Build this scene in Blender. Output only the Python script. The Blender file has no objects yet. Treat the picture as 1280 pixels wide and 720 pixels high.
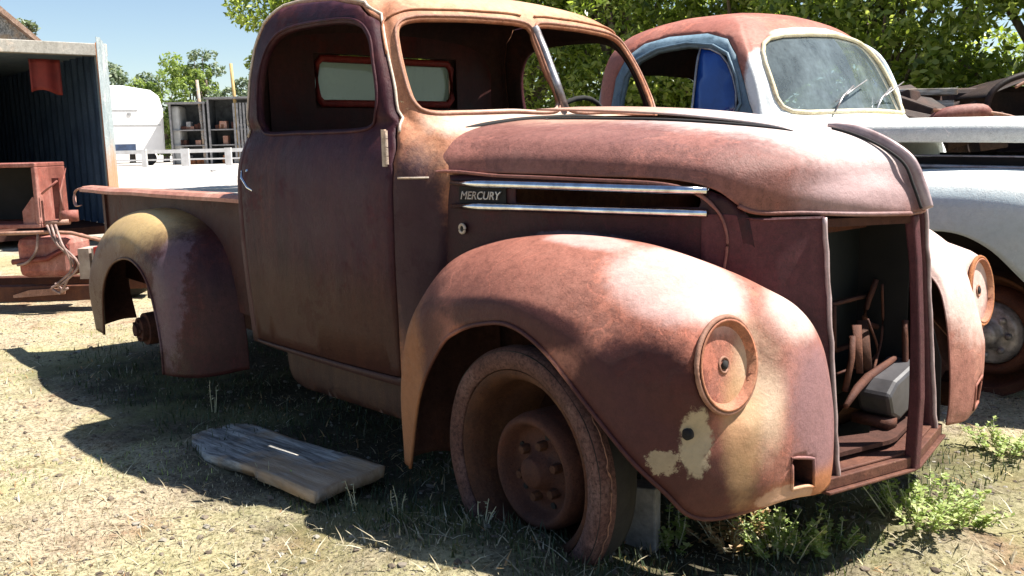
import math, random
import numpy as np

# ---------------------------------------------------------------- surfaces
def cr(P, t):
    """Catmull-Rom through the rows of P (any trailing shape) at parameters t (array)."""
    P = np.asarray(P, float); n = len(P); t = np.clip(np.asarray(t, float), 0, n - 1 - 1e-9)
    i = np.floor(t).astype(int); f = t - i
    Q = np.concatenate([[2 * P[0] - P[1]], P, [2 * P[-1] - P[-2]]])
    sh = (len(t),) + (1,) * (P.ndim - 1); f = f.reshape(sh)
    a, b, c, d = Q[i], Q[i + 1], Q[i + 2], Q[i + 3]
    return .5 * (2 * b + (c - a) * f + (2 * a - 5 * b + 4 * c - d) * f ** 2 + (3 * b - a - 3 * c + d) * f ** 3)

class Surf:
    """Smooth surface through a grid of control points C[u][v]."""
    def __init__(s, C): s.C = np.asarray(C, float); s.nu, s.nv = s.C.shape[:2]
    def __call__(s, u, v):
        """u, v arrays of equal length -> points."""
        u = np.atleast_1d(u).astype(float); v = np.atleast_1d(v).astype(float)
        def w(t, n):
            t = np.clip(t, 0, n - 1 - 1e-9); i = np.floor(t).astype(int); f = t - i
            return i, np.stack([.5 * (-f + 2 * f**2 - f**3), .5 * (2 - 5 * f**2 + 3 * f**3), .5 * (f + 4 * f**2 - 3 * f**3), .5 * (-f**2 + f**3)], 1)
        E = s.C
        E = np.concatenate([[2 * E[0] - E[1]], E, [2 * E[-1] - E[-2]]], 0)
        E = np.concatenate([2 * E[:, :1] - E[:, 1:2], E, 2 * E[:, -1:] - E[:, -2:-1]], 1)
        iu, wu = w(u, s.nu); iv, wv = w(v, s.nv)
        out = np.zeros((len(u), 3))
        for a in range(4):
            for b in range(4):
                out += (wu[:, a] * wv[:, b])[:, None] * E[iu + a, iv + b]
        return out
    def find(s, target, f=lambda P: P[:, [0, 2]], ur=None, vr=None, n=260):
        """(u, v) whose f(point) is nearest to each target."""
        ur = ur or (0, s.nu - 1); vr = vr or (0, s.nv - 1)
        U, V = np.meshgrid(np.linspace(*ur, n), np.linspace(*vr, n), indexing='ij')
        Q = f(s(U.ravel(), V.ravel())); out = []
        for T in target:
            k = np.argmin(((Q - np.array(T)) ** 2).sum(1)); u, v = U.ravel()[k], V.ravel()[k]
            du, dv = (ur[1] - ur[0]) / n, (vr[1] - vr[0]) / n
            for _ in range(14):
                cu = np.clip(u + du * np.array([0, 1, -1, 0, 0, 1, 1, -1, -1]), *ur); cv = np.clip(v + dv * np.array([0, 0, 0, 1, -1, 1, -1, 1, -1]), *vr)
                q = ((f(s(cu, cv)) - np.array(T)) ** 2).sum(1); j = int(np.argmin(q))
                if j == 0: du *= .5; dv *= .5
                u, v = cu[j], cv[j]
            out.append((round(float(u), 4), round(float(v), 4)))
        return out

# cab of the near pickup: rows from sill to roof, columns from front centre round the right side to back centre
def cab_rows():
    R = []
    #      z     k0x    k2x   k2y   k3x   k3y   k4x    k4y    w     xb    z-crown at the centre
    T = [(.36, -.52, -.53, -.60, -.56, -.69, -.70, -.735, .750, -1.78),
         (.70, -.52, -.53, -.61, -.565, -.70, -.71, -.755, .768, -1.79),
         (.95, -.50, -.51, -.61, -.565, -.69, -.70, -.755, .770, -1.79),
         (1.05, -.47, -.49, -.60, -.565, -.675, -.69, -.745, .762, -1.79),
         (1.115, -.49, -.53, -.56, -.60, -.645, -.73, -.725, .745, -1.785),
         (1.165, -.535, -.58, -.55, -.66, -.635, -.77, -.700, .722, -1.78),
         (1.20, -.60, -.655, -.56, -.72, -.635, -.80, -.685, .705, -1.78),
         (1.235, -.645, -.705, -.575, -.765, -.645, -.825, -.695, .715, -1.775),
         (1.32, -.685, -.745, -.57, -.795, -.635, -.86, -.685, .705, -1.775),
         (1.43, -.74, -.80, -.56, -.85, -.62, -.91, -.668, .688, -1.77),
         (1.53, -.795, -.865, -.54, -.915, -.59, -.97, -.638, .660, -1.755),
         (1.60, -.85, -.925, -.49, -.975, -.55, -1.04, -.598, .620, -1.72),
         (1.645, -.92, -1.0, -.41, -1.04, -.47, -1.11, -.520, .545, -1.66),
         (1.672, -1.02, -1.08, -.29, -1.11, -.33, -1.2, -.385, .42, -1.57),
         (1.684, -1.12, -1.15, -.13, -1.17, -.16, -1.22, -.19, .21, -1.45),
         (1.690, -1.18, -1.19, -.001, -1.2, -.001, -1.23, -.001, .001, -1.38)]
    for z, x0, x2, y2, x3, y3, x4, y4, w, xb in T:
        c = min(1, w / .3)
        v = x2 - x0
        r = .045 * min(1, max(0, (z - 1.4) / .2))                        # the roof climbs towards the back
        R.append([(x0, 0, z), (x0 + v * .3, y2 * .5, z), (x2, y2, z), (x3, y3, z), (x4, y4, z + .3 * r),
                  (.6 * x4 + .4 * xb, -w - .004 * c, z + .7 * r), (xb + .09 * c, -w, z + r), (xb + .03 * c, -w + .05 * c, z + r),
                  (xb, -w + .15 * c, z + r), (xb - .012 * c, -w * .4, z + r), (xb - .015 * c, 0, z + r)])
    return R

# front fender (right side): stations from the rear tip over the wheel to the front bottom, columns inner -> crown -> outer -> arch lip
FENDER = [
 [(-.47,-.52,.10),(-.495,-.60,.15),(-.515,-.72,.185),(-.520,-.80,.19),(-.512,-.86,.185),(-.462,-.875,.18)],
 [(-.46,-.50,.42),(-.50,-.60,.42),(-.525,-.72,.42),(-.528,-.80,.42),(-.508,-.865,.42),(-.392,-.88,.42)],
 [(-.46,-.50,.66),(-.48,-.58,.66),(-.505,-.70,.65),(-.495,-.80,.635),(-.445,-.868,.60),(-.285,-.882,.575)],
 [(-.45,-.50,.76),(-.455,-.56,.775),(-.445,-.69,.785),(-.395,-.795,.755),(-.315,-.868,.69),(-.205,-.884,.632)],
 [(-.30,-.49,.80),(-.295,-.54,.825),(-.275,-.66,.855),(-.225,-.785,.815),(-.16,-.87,.73),(-.10,-.888,.668)],
 [(-.05,-.46,.82),(-.05,-.52,.85),(-.03,-.64,.886),(0,-.78,.835),(.01,-.872,.745),(.02,-.89,.682)],
 [(.18,-.44,.81),(.18,-.50,.84),(.20,-.62,.880),(.20,-.765,.82),(.165,-.868,.71),(.14,-.886,.636)],
 [(.34,-.42,.78),(.345,-.48,.81),(.36,-.60,.848),(.37,-.745,.775),(.325,-.855,.63),(.28,-.878,.523)],
 [(.44,-.40,.745),(.455,-.44,.775),(.48,-.55,.790),(.50,-.69,.69),(.45,-.82,.53),(.395,-.86,.420)],
 [(.53,-.37,.70),(.54,-.40,.72),(.565,-.49,.705),(.575,-.62,.58),(.52,-.755,.43),(.455,-.81,.345)],
 [(.575,-.345,.62),(.585,-.365,.62),(.605,-.44,.58),(.610,-.55,.46),(.555,-.69,.345),(.485,-.765,.290)],
 [(.600,-.335,.48),(.605,-.355,.47),(.622,-.42,.43),(.620,-.50,.36),(.570,-.62,.300),(.512,-.70,.270)],
 [(.605,-.335,.36),(.612,-.355,.35),(.625,-.41,.33),(.622,-.48,.315),(.60,-.55,.298),(.555,-.625,.282)],
 [(.600,-.335,.285),(.607,-.355,.285),(.617,-.40,.285),(.618,-.44,.287),(.608,-.49,.292),(.588,-.545,.296)]]
REAR = [
 [(-3.40,-.64,.22),(-3.42,-.70,.22),(-3.43,-.76,.21),(-3.41,-.83,.20),(-3.34,-.885,.20),(-3.16,-.90,.20)],
 [(-3.47,-.64,.42),(-3.50,-.70,.42),(-3.49,-.76,.42),(-3.455,-.835,.42),(-3.36,-.893,.42),(-3.10,-.905,.42)],
 [(-3.38,-.64,.67),(-3.41,-.69,.67),(-3.40,-.76,.655),(-3.35,-.835,.625),(-3.23,-.893,.58),(-2.99,-.908,.54)],
 [(-3.18,-.64,.795),(-3.19,-.68,.795),(-3.18,-.76,.785),(-3.13,-.83,.745),(-3.03,-.893,.68),(-2.86,-.908,.605)],
 [(-2.80,-.64,.85),(-2.80,-.68,.85),(-2.80,-.76,.84),(-2.78,-.83,.80),(-2.74,-.893,.725),(-2.68,-.908,.632)],
 [(-2.45,-.64,.825),(-2.46,-.68,.82),(-2.47,-.76,.805),(-2.48,-.83,.765),(-2.51,-.893,.68),(-2.535,-.908,.60)],
 [(-2.20,-.64,.74),(-2.22,-.68,.735),(-2.25,-.76,.715),(-2.30,-.83,.675),(-2.36,-.888,.595),(-2.445,-.905,.525)],
 [(-2.08,-.64,.59),(-2.10,-.68,.585),(-2.14,-.76,.57),(-2.20,-.83,.54),(-2.28,-.883,.48),(-2.395,-.903,.42)],
 [(-2.02,-.64,.36),(-2.04,-.68,.36),(-2.09,-.76,.35),(-2.16,-.83,.335),(-2.25,-.88,.31),(-2.365,-.90,.28)],
 [(-2.01,-.64,.17),(-2.03,-.68,.165),(-2.08,-.76,.15),(-2.15,-.83,.14),(-2.25,-.88,.135),(-2.36,-.90,.13)]]
# hood: stations from the cowl to the nose, columns lower edge -> centre ridge
HOOD = [
 [(-.60,-.668,1.048),(-.60,-.635,1.105),(-.60,-.535,1.165),(-.60,-.30,1.200),(-.60,0,1.215)],
 [(-.30,-.60,1.045),(-.30,-.575,1.105),(-.30,-.49,1.155),(-.30,-.26,1.190),(-.30,0,1.210)],
 [(0,-.55,1.038),(0,-.527,1.093),(0,-.44,1.140),(0,-.24,1.175),(0,0,1.196)],
 [(.22,-.507,1.032),(.23,-.482,1.080),(.25,-.40,1.122),(.28,-.22,1.150),(.29,0,1.168)],
 [(.34,-.478,1.008),(.355,-.456,1.058),(.37,-.37,1.103),(.40,-.20,1.128),(.41,0,1.148)],
 [(.410,-.420,.953),(.430,-.405,1.018),(.460,-.325,1.066),(.490,-.150,1.090),(.51,0,1.115)],
 [(.487,-.295,.944),(.499,-.283,.988),(.522,-.200,1.020),(.562,-.070,1.038),(.597,0,1.062)],
 [(.572,-.165,.936),(.579,-.155,.962),(.592,-.105,.985),(.611,-.042,.994),(.630,0,1.000)],
 [(.634,-.040,.932),(.638,-.032,.936),(.643,-.022,.937),(.649,-.010,.938),(.655,0,.938)]]
import bpy, bmesh
from mathutils import Vector, Matrix, noise as mnoise
from mathutils.geometry import delaunay_2d_cdt
R_ = math.radians
SC = bpy.context.scene; COL = SC.collection
rng = random.Random(7)

# ---------------------------------------------------------------- materials
class NT:
    def __init__(s, name):
        s.m = bpy.data.materials.new(name); s.m.use_nodes = True; s.t = s.m.node_tree
        s.t.nodes.clear(); s.out = s.n('ShaderNodeOutputMaterial'); s.tc = s.n('ShaderNodeTexCoord')
    def n(s, typ, **k):
        x = s.t.nodes.new(typ)
        for a, b in k.items(): setattr(x, a, b)
        return x
    def l(s, a, b): s.t.links.new(a, b)
    def put(s, node, i, val):
        if hasattr(val, 'is_output') or isinstance(val, bpy.types.NodeSocket): s.l(val, node.inputs[i])
        else: node.inputs[i].default_value = val
    def mapping(s, scale=(1, 1, 1), loc=(0, 0, 0)):
        mp = s.n('ShaderNodeMapping'); s.l(s.tc.outputs['Object'], mp.inputs[0])
        mp.inputs['Scale'].default_value = scale; mp.inputs['Location'].default_value = loc
        return mp.outputs[0]
    def noise(s, scale, detail=6, rough=.6, vec=None, dist=0):
        x = s.n('ShaderNodeTexNoise'); s.l(vec or s.tc.outputs['Object'], x.inputs['Vector'])
        x.inputs['Scale'].default_value = scale; x.inputs['Detail'].default_value = detail
        x.inputs['Roughness'].default_value = rough; x.inputs['Distortion'].default_value = dist
        return x.outputs['Fac']
    def ramp(s, fac, stops):
        x = s.n('ShaderNodeValToRGB'); s.l(fac, x.inputs[0]); e = x.color_ramp.elements
        while len(e) < len(stops): e.new(.5)
        for k, (p, c) in enumerate(stops):
            e[k].position = p; e[k].color = (*c, 1) if len(c) == 3 else c
        return x.outputs[0]
    def math(s, op, a, b=0, c=None, clamp=False):
        x = s.n('ShaderNodeMath', operation=op, use_clamp=clamp); s.put(x, 0, a); s.put(x, 1, b)
        if c is not None: s.put(x, 2, c)
        return x.outputs[0]
    def sstep(s, v, lo, hi):
        x = s.n('ShaderNodeMapRange', interpolation_type='SMOOTHSTEP'); s.put(x, 0, v); s.put(x, 1, lo); s.put(x, 2, hi)
        return x.outputs[0]
    def mix(s, f, a, b, mode='MIX'):
        x = s.n('ShaderNodeMix', data_type='RGBA', blend_type=mode); s.put(x, 0, f)
        for i, v in ((6, a), (7, b)):
            s.put(x, i, (*v, 1) if isinstance(v, tuple) and len(v) == 3 else v)
        return x.outputs[2]
    def bump(s, h, strength=.5, dist=.01, prev=None):
        x = s.n('ShaderNodeBump'); s.l(h, x.inputs['Height']); x.inputs['Strength'].default_value = strength
        x.inputs['Distance'].default_value = dist
        if prev: s.l(prev, x.inputs['Normal'])
        return x.outputs[0]
    def bsdf(s, col, rough=.6, metal=0, nrm=None, spec=.5, **k):
        b = s.n('ShaderNodeBsdfPrincipled'); s.put(b, 'Base Color', (*col, 1) if isinstance(col, tuple) else col)
        s.put(b, 'Roughness', rough); s.put(b, 'Metallic', metal); b.inputs['Specular IOR Level'].default_value = spec
        for a, v in k.items(): s.put(b, a.replace('_', ' '), v)
        if nrm: s.l(nrm, b.inputs['Normal'])
        s.l(b.outputs[0], s.out.inputs[0]); return b

MAROON, RUSTM, ORANGE, PALE = (.085, .028, .026), (.20, .075, .055), (.36, .15, .07), (.50, .36, .31)

def rust(name, cols=(MAROON, RUSTM, (.30, .13, .085)), patches=(), rough=(.38, .62), scale=3.2, speck=.3, streak=.35, off=0, chips=.0, chipcol=PALE, spec=.22, bump=.55, pits=.6, dent=.4):
    t = NT(name)
    v = t.mapping(loc=(off, off * .7, off * 1.3))
    a = t.noise(scale, 10, .68, v)
    b = t.noise(scale * 14, 5, .65, v)
    big = t.noise(1.1, 3, .5, v)
    st = t.noise(1, 8, .65, t.mapping(scale=(16, 16, 1.6), loc=(off, 0, 0)))
    f = t.math('ADD', t.math('MULTIPLY', a, .62), t.math('MULTIPLY', big, .38))
    f = t.math('ADD', f, t.math('MULTIPLY', t.math('SUBTRACT', st, .5), streak))
    col = t.ramp(f, [(.30, cols[0]), (.50, cols[1]), (.72, cols[2])])
    sp = t.ramp(b, [(.30, (1 - speck,) * 3), (.54, (1, 1, 1)), (.76, (1 + speck * .5,) * 3)])
    col = t.mix(1.0, col, sp, 'MULTIPLY')
    fine = t.noise(230, 3, .6, v)
    col = t.mix(.30, col, t.ramp(fine, [(.3, (.35, .35, .35)), (.6, (1.15, 1.1, 1.05))]), 'MULTIPLY')
    # paint that still holds on against bare rust: crisp ragged borders, with a step in height
    thr = t.math('ADD', t.noise(16, 12, .82, v), t.math('MULTIPLY', t.math('SUBTRACT', t.noise(2.3, 4, .6, t.mapping(loc=(off + 1, 2, 8))), .5), 1.1))
    flake = t.sstep(thr, .60, .615)
    col = t.mix(t.math('MULTIPLY', flake, pits), col, t.mix(1, col, (1.5, 1.36, 1.27), 'MULTIPLY'))
    edge = t.math('MULTIPLY', t.sstep(thr, .575, .598), t.math('SUBTRACT', 1, t.sstep(thr, .60, .612)))
    col = t.mix(t.math('MULTIPLY', edge, .55 * pits), col, t.mix(1, col, (.35, .28, .25), 'MULTIPLY'))
    pit = t.sstep(t.noise(85, 5, .7, v), .61, .65); pz = t.sstep(t.noise(2.6, 5, .6, v), .40, .60)
    col = t.mix(t.math('MULTIPLY', t.math('MULTIPLY', pit, pz), pits), col, t.mix(1, col, (.25, .18, .16), 'MULTIPLY'))
    # thin scratches
    wv = t.n('ShaderNodeTexWave'); t.l(t.mapping(scale=(1, 1, 2.2), loc=(off, 1, 2)), wv.inputs[0]); wv.inputs['Scale'].default_value = 3.1; wv.inputs['Distortion'].default_value = 26; wv.inputs['Detail'].default_value = 3; wv.inputs['Detail Scale'].default_value = .7
    scr = t.math('MULTIPLY', t.sstep(wv.outputs['Fac'], .985, .998), t.sstep(t.noise(3.3, 4, .6, t.mapping(loc=(off, 9, 1))), .52, .60))
    col = t.mix(t.math('MULTIPLY', scr, .45 * pits), col, t.mix(1, col, (2.2, 1.9, 1.8), 'MULTIPLY'))
    if chips:
        ch = t.sstep(t.noise(9, 12, .78, t.mapping(loc=(off + 5, 3, 1))), 1 - chips - .01, 1 - chips + .012)
        col = t.mix(ch, col, chipcol)
    e = t.noise(19, 10, .75, v)
    for (c, r, pc, amp, soft, stren) in patches:
        d = t.n('ShaderNodeVectorMath', operation='DISTANCE'); t.l(t.tc.outputs['Object'], d.inputs[0])
        if isinstance(r, tuple):                                   # an ellipsoid: scale space about the centre
            mp = t.n('ShaderNodeVectorMath', operation='MULTIPLY'); t.l(t.tc.outputs['Object'], mp.inputs[0])
            mp.inputs[1].default_value = (1 / r[0], 1 / r[1], 1 / r[2]); t.l(mp.outputs[0], d.inputs[0])
            d.inputs[1].default_value = (c[0] / r[0], c[1] / r[1], c[2] / r[2]); dist = d.outputs['Value']
        else:
            d.inputs[1].default_value = c; dist = t.math('DIVIDE', d.outputs['Value'], r)
        q = t.math('ADD', dist, t.math('MULTIPLY', t.math('SUBTRACT', e, .5), amp))
        k = t.math('MULTIPLY', t.math('SUBTRACT', 1, t.sstep(q, 1 - soft, 1 + soft)), stren)
        pcn = t.mix(.5, pc, sp, 'MULTIPLY')
        col = t.mix(k, col, pcn)
    n0 = t.bump(flake, .35 * pits, -.0018)
    n1 = t.bump(t.noise(95, 7, .78, v), bump, .005, n0)
    n2 = t.bump(t.noise(4, 3, .5, v), dent, .015, n1)
    ro = t.n('ShaderNodeMapRange'); t.put(ro, 0, a); ro.inputs[1].default_value = .3; ro.inputs[2].default_value = .7
    ro.inputs[3].default_value = rough[0] + .06; ro.inputs[4].default_value = rough[1] + .06
    t.bsdf(col, t.math('ADD', ro.outputs[0], t.math('MULTIPLY', flake, .15)), 0, n2, spec)
    return t.m

def simple(name, c1, c2=None, scale=8, rough=.6, metal=0, bump=.2, spec=.5, vec=(1, 1, 1), **k):
    t = NT(name); c2 = c2 or tuple(x * .6 for x in c1); v = t.mapping(scale=vec)
    f = t.noise(scale, 8, .65, v)
    t.bsdf(t.ramp(f, [(.35, c2), (.62, c1)]), rough, metal, t.bump(t.noise(scale * 6, 4, .6, v), bump, .004), spec, **k)
    return t.m

# ---------------------------------------------------------------- objects
def mk(name, V, F, mat, parent=None, smooth=True, solid=0, solid_off=-1, bevel=0, sub=0, weld=False, inner=None):
    me = bpy.data.meshes.new(name)
    me.from_pydata([tuple(map(float, v)) for v in V], [], [tuple(int(i) for i in f) for f in F])
    if weld:
        bm = bmesh.new(); bm.from_mesh(me); bmesh.ops.remove_doubles(bm, verts=bm.verts, dist=.0012); bm.to_mesh(me); bm.free()
    me.polygons.foreach_set('use_smooth', [smooth] * len(me.polygons)); me.update()
    o = bpy.data.objects.new(name, me); COL.objects.link(o)
    if mat is not None: me.materials.append(mat)
    if parent: o.parent = parent
    if solid:
        m = o.modifiers.new('s', 'SOLIDIFY'); m.thickness = solid; m.offset = solid_off; m.use_even_offset = False
        if inner: me.materials.append(inner); m.material_offset = 1
    if bevel:
        m = o.modifiers.new('b', 'BEVEL'); m.width = bevel; m.segments = 2; m.limit_method = 'ANGLE'; m.angle_limit = R_(35)
    if sub:
        m = o.modifiers.new('u', 'SUBSURF'); m.levels = m.render_levels = sub
    return o

def empty(name, loc=(0, 0, 0), rz=0, label=None, cat=None, group=None):
    o = bpy.data.objects.new(name, None); COL.objects.link(o); o.location = loc; o.rotation_euler = (0, 0, rz)
    tag(o, label, cat, group); return o
def tag(o, label=None, cat=None, group=None, kind=None):
    if label: o['label'] = label
    if cat: o['category'] = cat
    if group: o['group'] = group
    if kind: o['kind'] = kind
    return o

class MB:
    """collects simple solids into one mesh"""
    def __init__(s): s.V = []; s.F = []
    def add(s, V, F):
        n = len(s.V); s.V += [tuple(v) for v in V]; s.F += [tuple(i + n for i in f) for f in F]; return s
    def box(s, lo, hi, M=None, taper=1):
        (x0, y0, z0), (x1, y1, z1) = lo, hi; cx, cy = (x0 + x1) / 2, (y0 + y1) / 2
        V = [Vector((x, y, z0)) for x, y in ((x0, y0), (x1, y0), (x1, y1), (x0, y1))]
        V += [Vector((cx + (x - cx) * taper, cy + (y - cy) * taper, z1)) for x, y in ((x0, y0), (x1, y0), (x1, y1), (x0, y1))]
        if M is not None: V = [M @ v for v in V]
        return s.add(V, [(3, 2, 1, 0), (4, 5, 6, 7), (0, 1, 5, 4), (1, 2, 6, 5), (2, 3, 7, 6), (3, 0, 4, 7)])
    def obox(s, c, size, rot=(0, 0, 0)):
        from mathutils import Euler
        M = Matrix.Translation(c) @ Euler(rot).to_matrix().to_4x4(); a, b, d = (x / 2 for x in size)
        return s.box((-a, -b, -d), (a, b, d), M)
    def tube(s, P, r, n=8, flat=1, up=(0, 0, 1), cap=True, closed=False, samples=0):
        P = [Vector(p) for p in P]; rr = r if isinstance(r, (list, tuple)) else [r] * len(P)
        if samples:
            t = np.linspace(0, len(P) - 1, samples); rr = list(cr(np.array(rr)[:, None], t)[:, 0]); P = [Vector(p) for p in cr(np.array([tuple(p) for p in P]), t)]
        V = []; N = len(P); up = Vector(up); prevx = None
        for i, p in enumerate(P):
            a = P[(i - 1) % N] if (i or closed) else p; b = P[(i + 1) % N] if (i < N - 1 or closed) else p
            d = (b - a).normalized(); x = d.cross(up)
            if x.length < .05: x = prevx or d.orthogonal()
            x.normalize(); y = x.cross(d).normalized(); prevx = x
            for k in range(n):
                an = 2 * math.pi * k / n; V.append(p + x * math.cos(an) * rr[i] + y * math.sin(an) * rr[i] * flat)
        F = []
        for i in range(N if closed else N - 1):
            for k in range(n):
                j = (i + 1) % N; F.append((i * n + k, i * n + (k + 1) % n, j * n + (k + 1) % n, j * n + k))
        if cap and not closed: F += [tuple(range(n))[::-1], tuple((N - 1) * n + k for k in range(n))]
        return s.add(V, F)
    def lathe(s, prof, c=(0, 0, 0), axis='Y', n=48, wob=0, a0=0, a1=2 * math.pi):
        """prof: list of (radius, offset along axis)"""
        V = []; full = abs(a1 - a0 - 2 * math.pi) < 1e-6; m = n if full else n + 1
        for k in range(m):
            a = a0 + (a1 - a0) * k / n; w = 1 + wob * mnoise.noise((math.cos(a) * 2.3, math.sin(a) * 2.3, 5))
            for r, h in prof:
                r2 = r * w
                p = {'Y': (c[0] + r2 * math.cos(a), c[1] + h, c[2] + r2 * math.sin(a)), 'Z': (c[0] + r2 * math.cos(a), c[1] + r2 * math.sin(a), c[2] + h),
                     'X': (c[0] + h, c[1] + r2 * math.cos(a), c[2] + r2 * math.sin(a))}[axis]
                V.append(p)
        q = len(prof); F = []
        for k in range(n):
            j = (k + 1) % m
            for i in range(q - 1): F.append((k * q + i, k * q + i + 1, j * q + i + 1, j * q + i))
        return s.add(V, F)
    def prism(s, poly, a, b, axis='Y'):
        """extrude a polygon given in the two other axes from a to b"""
        f = {'Y': lambda p, h: (p[0], h, p[1]), 'X': lambda p, h: (h, p[0], p[1]), 'Z': lambda p, h: (p[0], p[1], h)}[axis]; n = len(poly)
        V = [f(p, a) for p in poly] + [f(p, b) for p in poly]
        return s.add(V, [tuple(range(n)), tuple(range(2 * n - 1, n - 1, -1))] + [(i, (i + 1) % n, n + (i + 1) % n, n + i) for i in range(n)])
    def build(s, name, mat, parent=None, **k):
        o = mk(name, s.V, s.F, mat, parent, **k)
        bm = bmesh.new(); bm.from_mesh(o.data); bmesh.ops.recalc_face_normals(bm, faces=bm.faces); bm.to_mesh(o.data); bm.free()
        return o

def autosmooth(o, ang=40):
    bm = bmesh.new(); bm.from_mesh(o.data)
    for e in bm.edges:
        if len(e.link_faces) == 2 and e.calc_face_angle(0) > R_(ang): e.smooth = False
    bm.to_mesh(o.data); bm.free(); return o

def mirrored(V, F): return [(v[0], -v[1], v[2]) for v in V], [tuple(reversed(f)) for f in F]

def inside(P, poly):
    P = np.asarray(P); q = np.asarray(poly); r = np.zeros(len(P), bool); j = len(q) - 1
    for i in range(len(q)):
        c = ((q[i, 1] > P[:, 1]) != (q[j, 1] > P[:, 1]))
        with np.errstate(divide='ignore', invalid='ignore'):
            x = (q[j, 0] - q[i, 0]) * (P[:, 1] - q[i, 1]) / (q[j, 1] - q[i, 1]) + q[i, 0]
        r ^= c & (P[:, 0] < x); j = i
    return r

def dens(poly, d, smooth=True):
    poly = np.asarray(poly, float)
    if smooth:
        n = len(poly); ext = np.concatenate([poly[-2:], poly, poly[:3]]); t = np.linspace(2, n + 2, n * 10, endpoint=False)
        poly = cr(ext, t)
    out = []
    acc = [poly[0]]
    for i in range(len(poly)):
        a, b = poly[i], poly[(i + 1) % len(poly)]; L = np.hypot(*(b - a)); k = max(1, int(math.ceil(L / d)))
        for j in range(1, k + 1): acc.append(a + (b - a) * j / k)
    for p in acc[:-1]:
        if not out or np.hypot(*(p - out[-1])) > d * .45: out.append(p)
    return np.array(out)

def sheet2(outline, holes, d, fn, sx=1, sy=1, osmooth=False, hsmooth=True):
    """triangulated sheet bounded by outline (with holes) in a 2-D domain; fn maps the domain to 3-D. sx, sy: metres per domain unit"""
    S = np.array([sx, sy]); O = dens(np.array(outline) * S, d, osmooth); H = [dens(np.array(h) * S, d, hsmooth) for h in holes]
    lo, hi = O.min(0), O.max(0)
    X, Y = np.meshgrid(np.arange(lo[0] + d / 2, hi[0], d), np.arange(lo[1] + d / 2, hi[1], d)); G = np.stack([X.ravel(), Y.ravel()], 1)
    G = G[inside(G, O)]
    for h in H: G = G[~inside(G, h)]
    B = np.concatenate([O] + H)
    keep = np.ones(len(G), bool)
    for i in range(0, len(G), 500):
        D = ((G[i:i + 500, None] - B[None]) ** 2).sum(2).min(1); keep[i:i + 500] = D > (.5 * d) ** 2
    G = G[keep]
    verts = [Vector(p) for p in np.concatenate([B, G])]; edges = []; k = 0
    for L in [O] + H:
        n = len(L); edges += [(k + i, k + (i + 1) % n) for i in range(n)]; k += n
    V, _, Fs, *_r = delaunay_2d_cdt(verts, edges, [], 0, 1e-7)
    V = np.array([tuple(v) for v in V]); Fs = [f for f in Fs]
    cen = np.array([V[list(f)].mean(0) for f in Fs]); ok = inside(cen, O)
    for h in H: ok &= ~inside(cen, h)
    Fs = [f for f, o in zip(Fs, ok) if o]
    P = fn(V[:, 0] / sx, V[:, 1] / sy)
    return [tuple(p) for p in P], [tuple(f) for f in Fs]

def orient(V, F, ref):
    """faces point away from ref"""
    A = np.array(V); s = 0; ref = np.array(ref)
    for f in F[::7]:
        a, b, c = A[f[0]], A[f[1]], A[f[2]]; s += np.dot(np.cross(b - a, c - a), a - ref)
    return F if s > 0 else [tuple(reversed(f)) for f in F]

def grid(fn, u0, u1, v0, v1, nu, nv):
    U, V = np.meshgrid(np.linspace(u0, u1, nu), np.linspace(v0, v1, nv), indexing='ij')
    P = fn(U.ravel(), V.ravel()); F = [(i * nv + j, i * nv + j + 1, (i + 1) * nv + j + 1, (i + 1) * nv + j) for i in range(nu - 1) for j in range(nv - 1)]
    return [tuple(p) for p in P], F
# ---------------------------------------------------------------- materials of the near pickup
PINK = (.62, .42, .38); OCHRE = (.55, .38, .17); CREAM = (.44, .37, .25); TAN = (.52, .30, .17)
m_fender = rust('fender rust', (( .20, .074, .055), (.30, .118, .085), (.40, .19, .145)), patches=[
    ((.42, -.86, .50), (.22, .14, .21), (.045, .012, .014), .5, .13, .93), ((.05, -.945, .695), (.46, .10, .075), (.05, .014, .014), .35, .14, .92), ((-.46, -.86, .54), (.20, .24, .27), (.062, .021, .017), .6, .25, .9), ((-.50, -.86, .26), (.12, .2, .16), (.12, .05, .028), .8, .3, .9), ((.50, -.70, .34), (.10, .16, .12), (.06, .02, .018), .7, .25, .9),  # dark maroon patches: shade of the fender's lower sides put into the colour
    ((.40, -.68, .80), (.20, .13, .115), PINK, .5, .22, .8), ((.08, -.66, .90), (.15, .05, .08), PINK, .7, .25, .6),
    ((.60, -.61, .60), (.09, .06, .17), (.60, .44, .31), .7, .4, .9), ((.65, -.42, .50), (.11, .14, .20), (.21, .115, .12), .6, .35, .9), ((.56, -.44, .72), (.12, .10, .06), (.56, .42, .37), .7, .4, .8),
    ((.64, -.46, .28), (.14, .20, .07), (.34, .13, .05), .8, .35, .85), ((.56, -.66, .52), (.035, .06, .2), (.42, .26, .13), .8, .4, .7), ((.62, -.56, .30), (.06, .1, .035), (.55, .34, .22), 1.2, .12, .8),
    ((.515, -.775, .468), (.036, .042, .078), CREAM, 1.7, .12, .72), ((.455, -.81, .418), (.030, .06, .030), CREAM, 3.6, .12, .6),
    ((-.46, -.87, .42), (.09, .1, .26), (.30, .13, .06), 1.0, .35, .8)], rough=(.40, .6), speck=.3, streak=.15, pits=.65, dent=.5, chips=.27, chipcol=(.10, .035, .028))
m_fender_far = rust('far fender rust', ((.16, .06, .05), (.30, .13, .10), (.42, .22, .16)), patches=[
    ((.50, .55, .80), .30, (.60, .45, .40), .6, .2, .9)], off=3)
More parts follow.
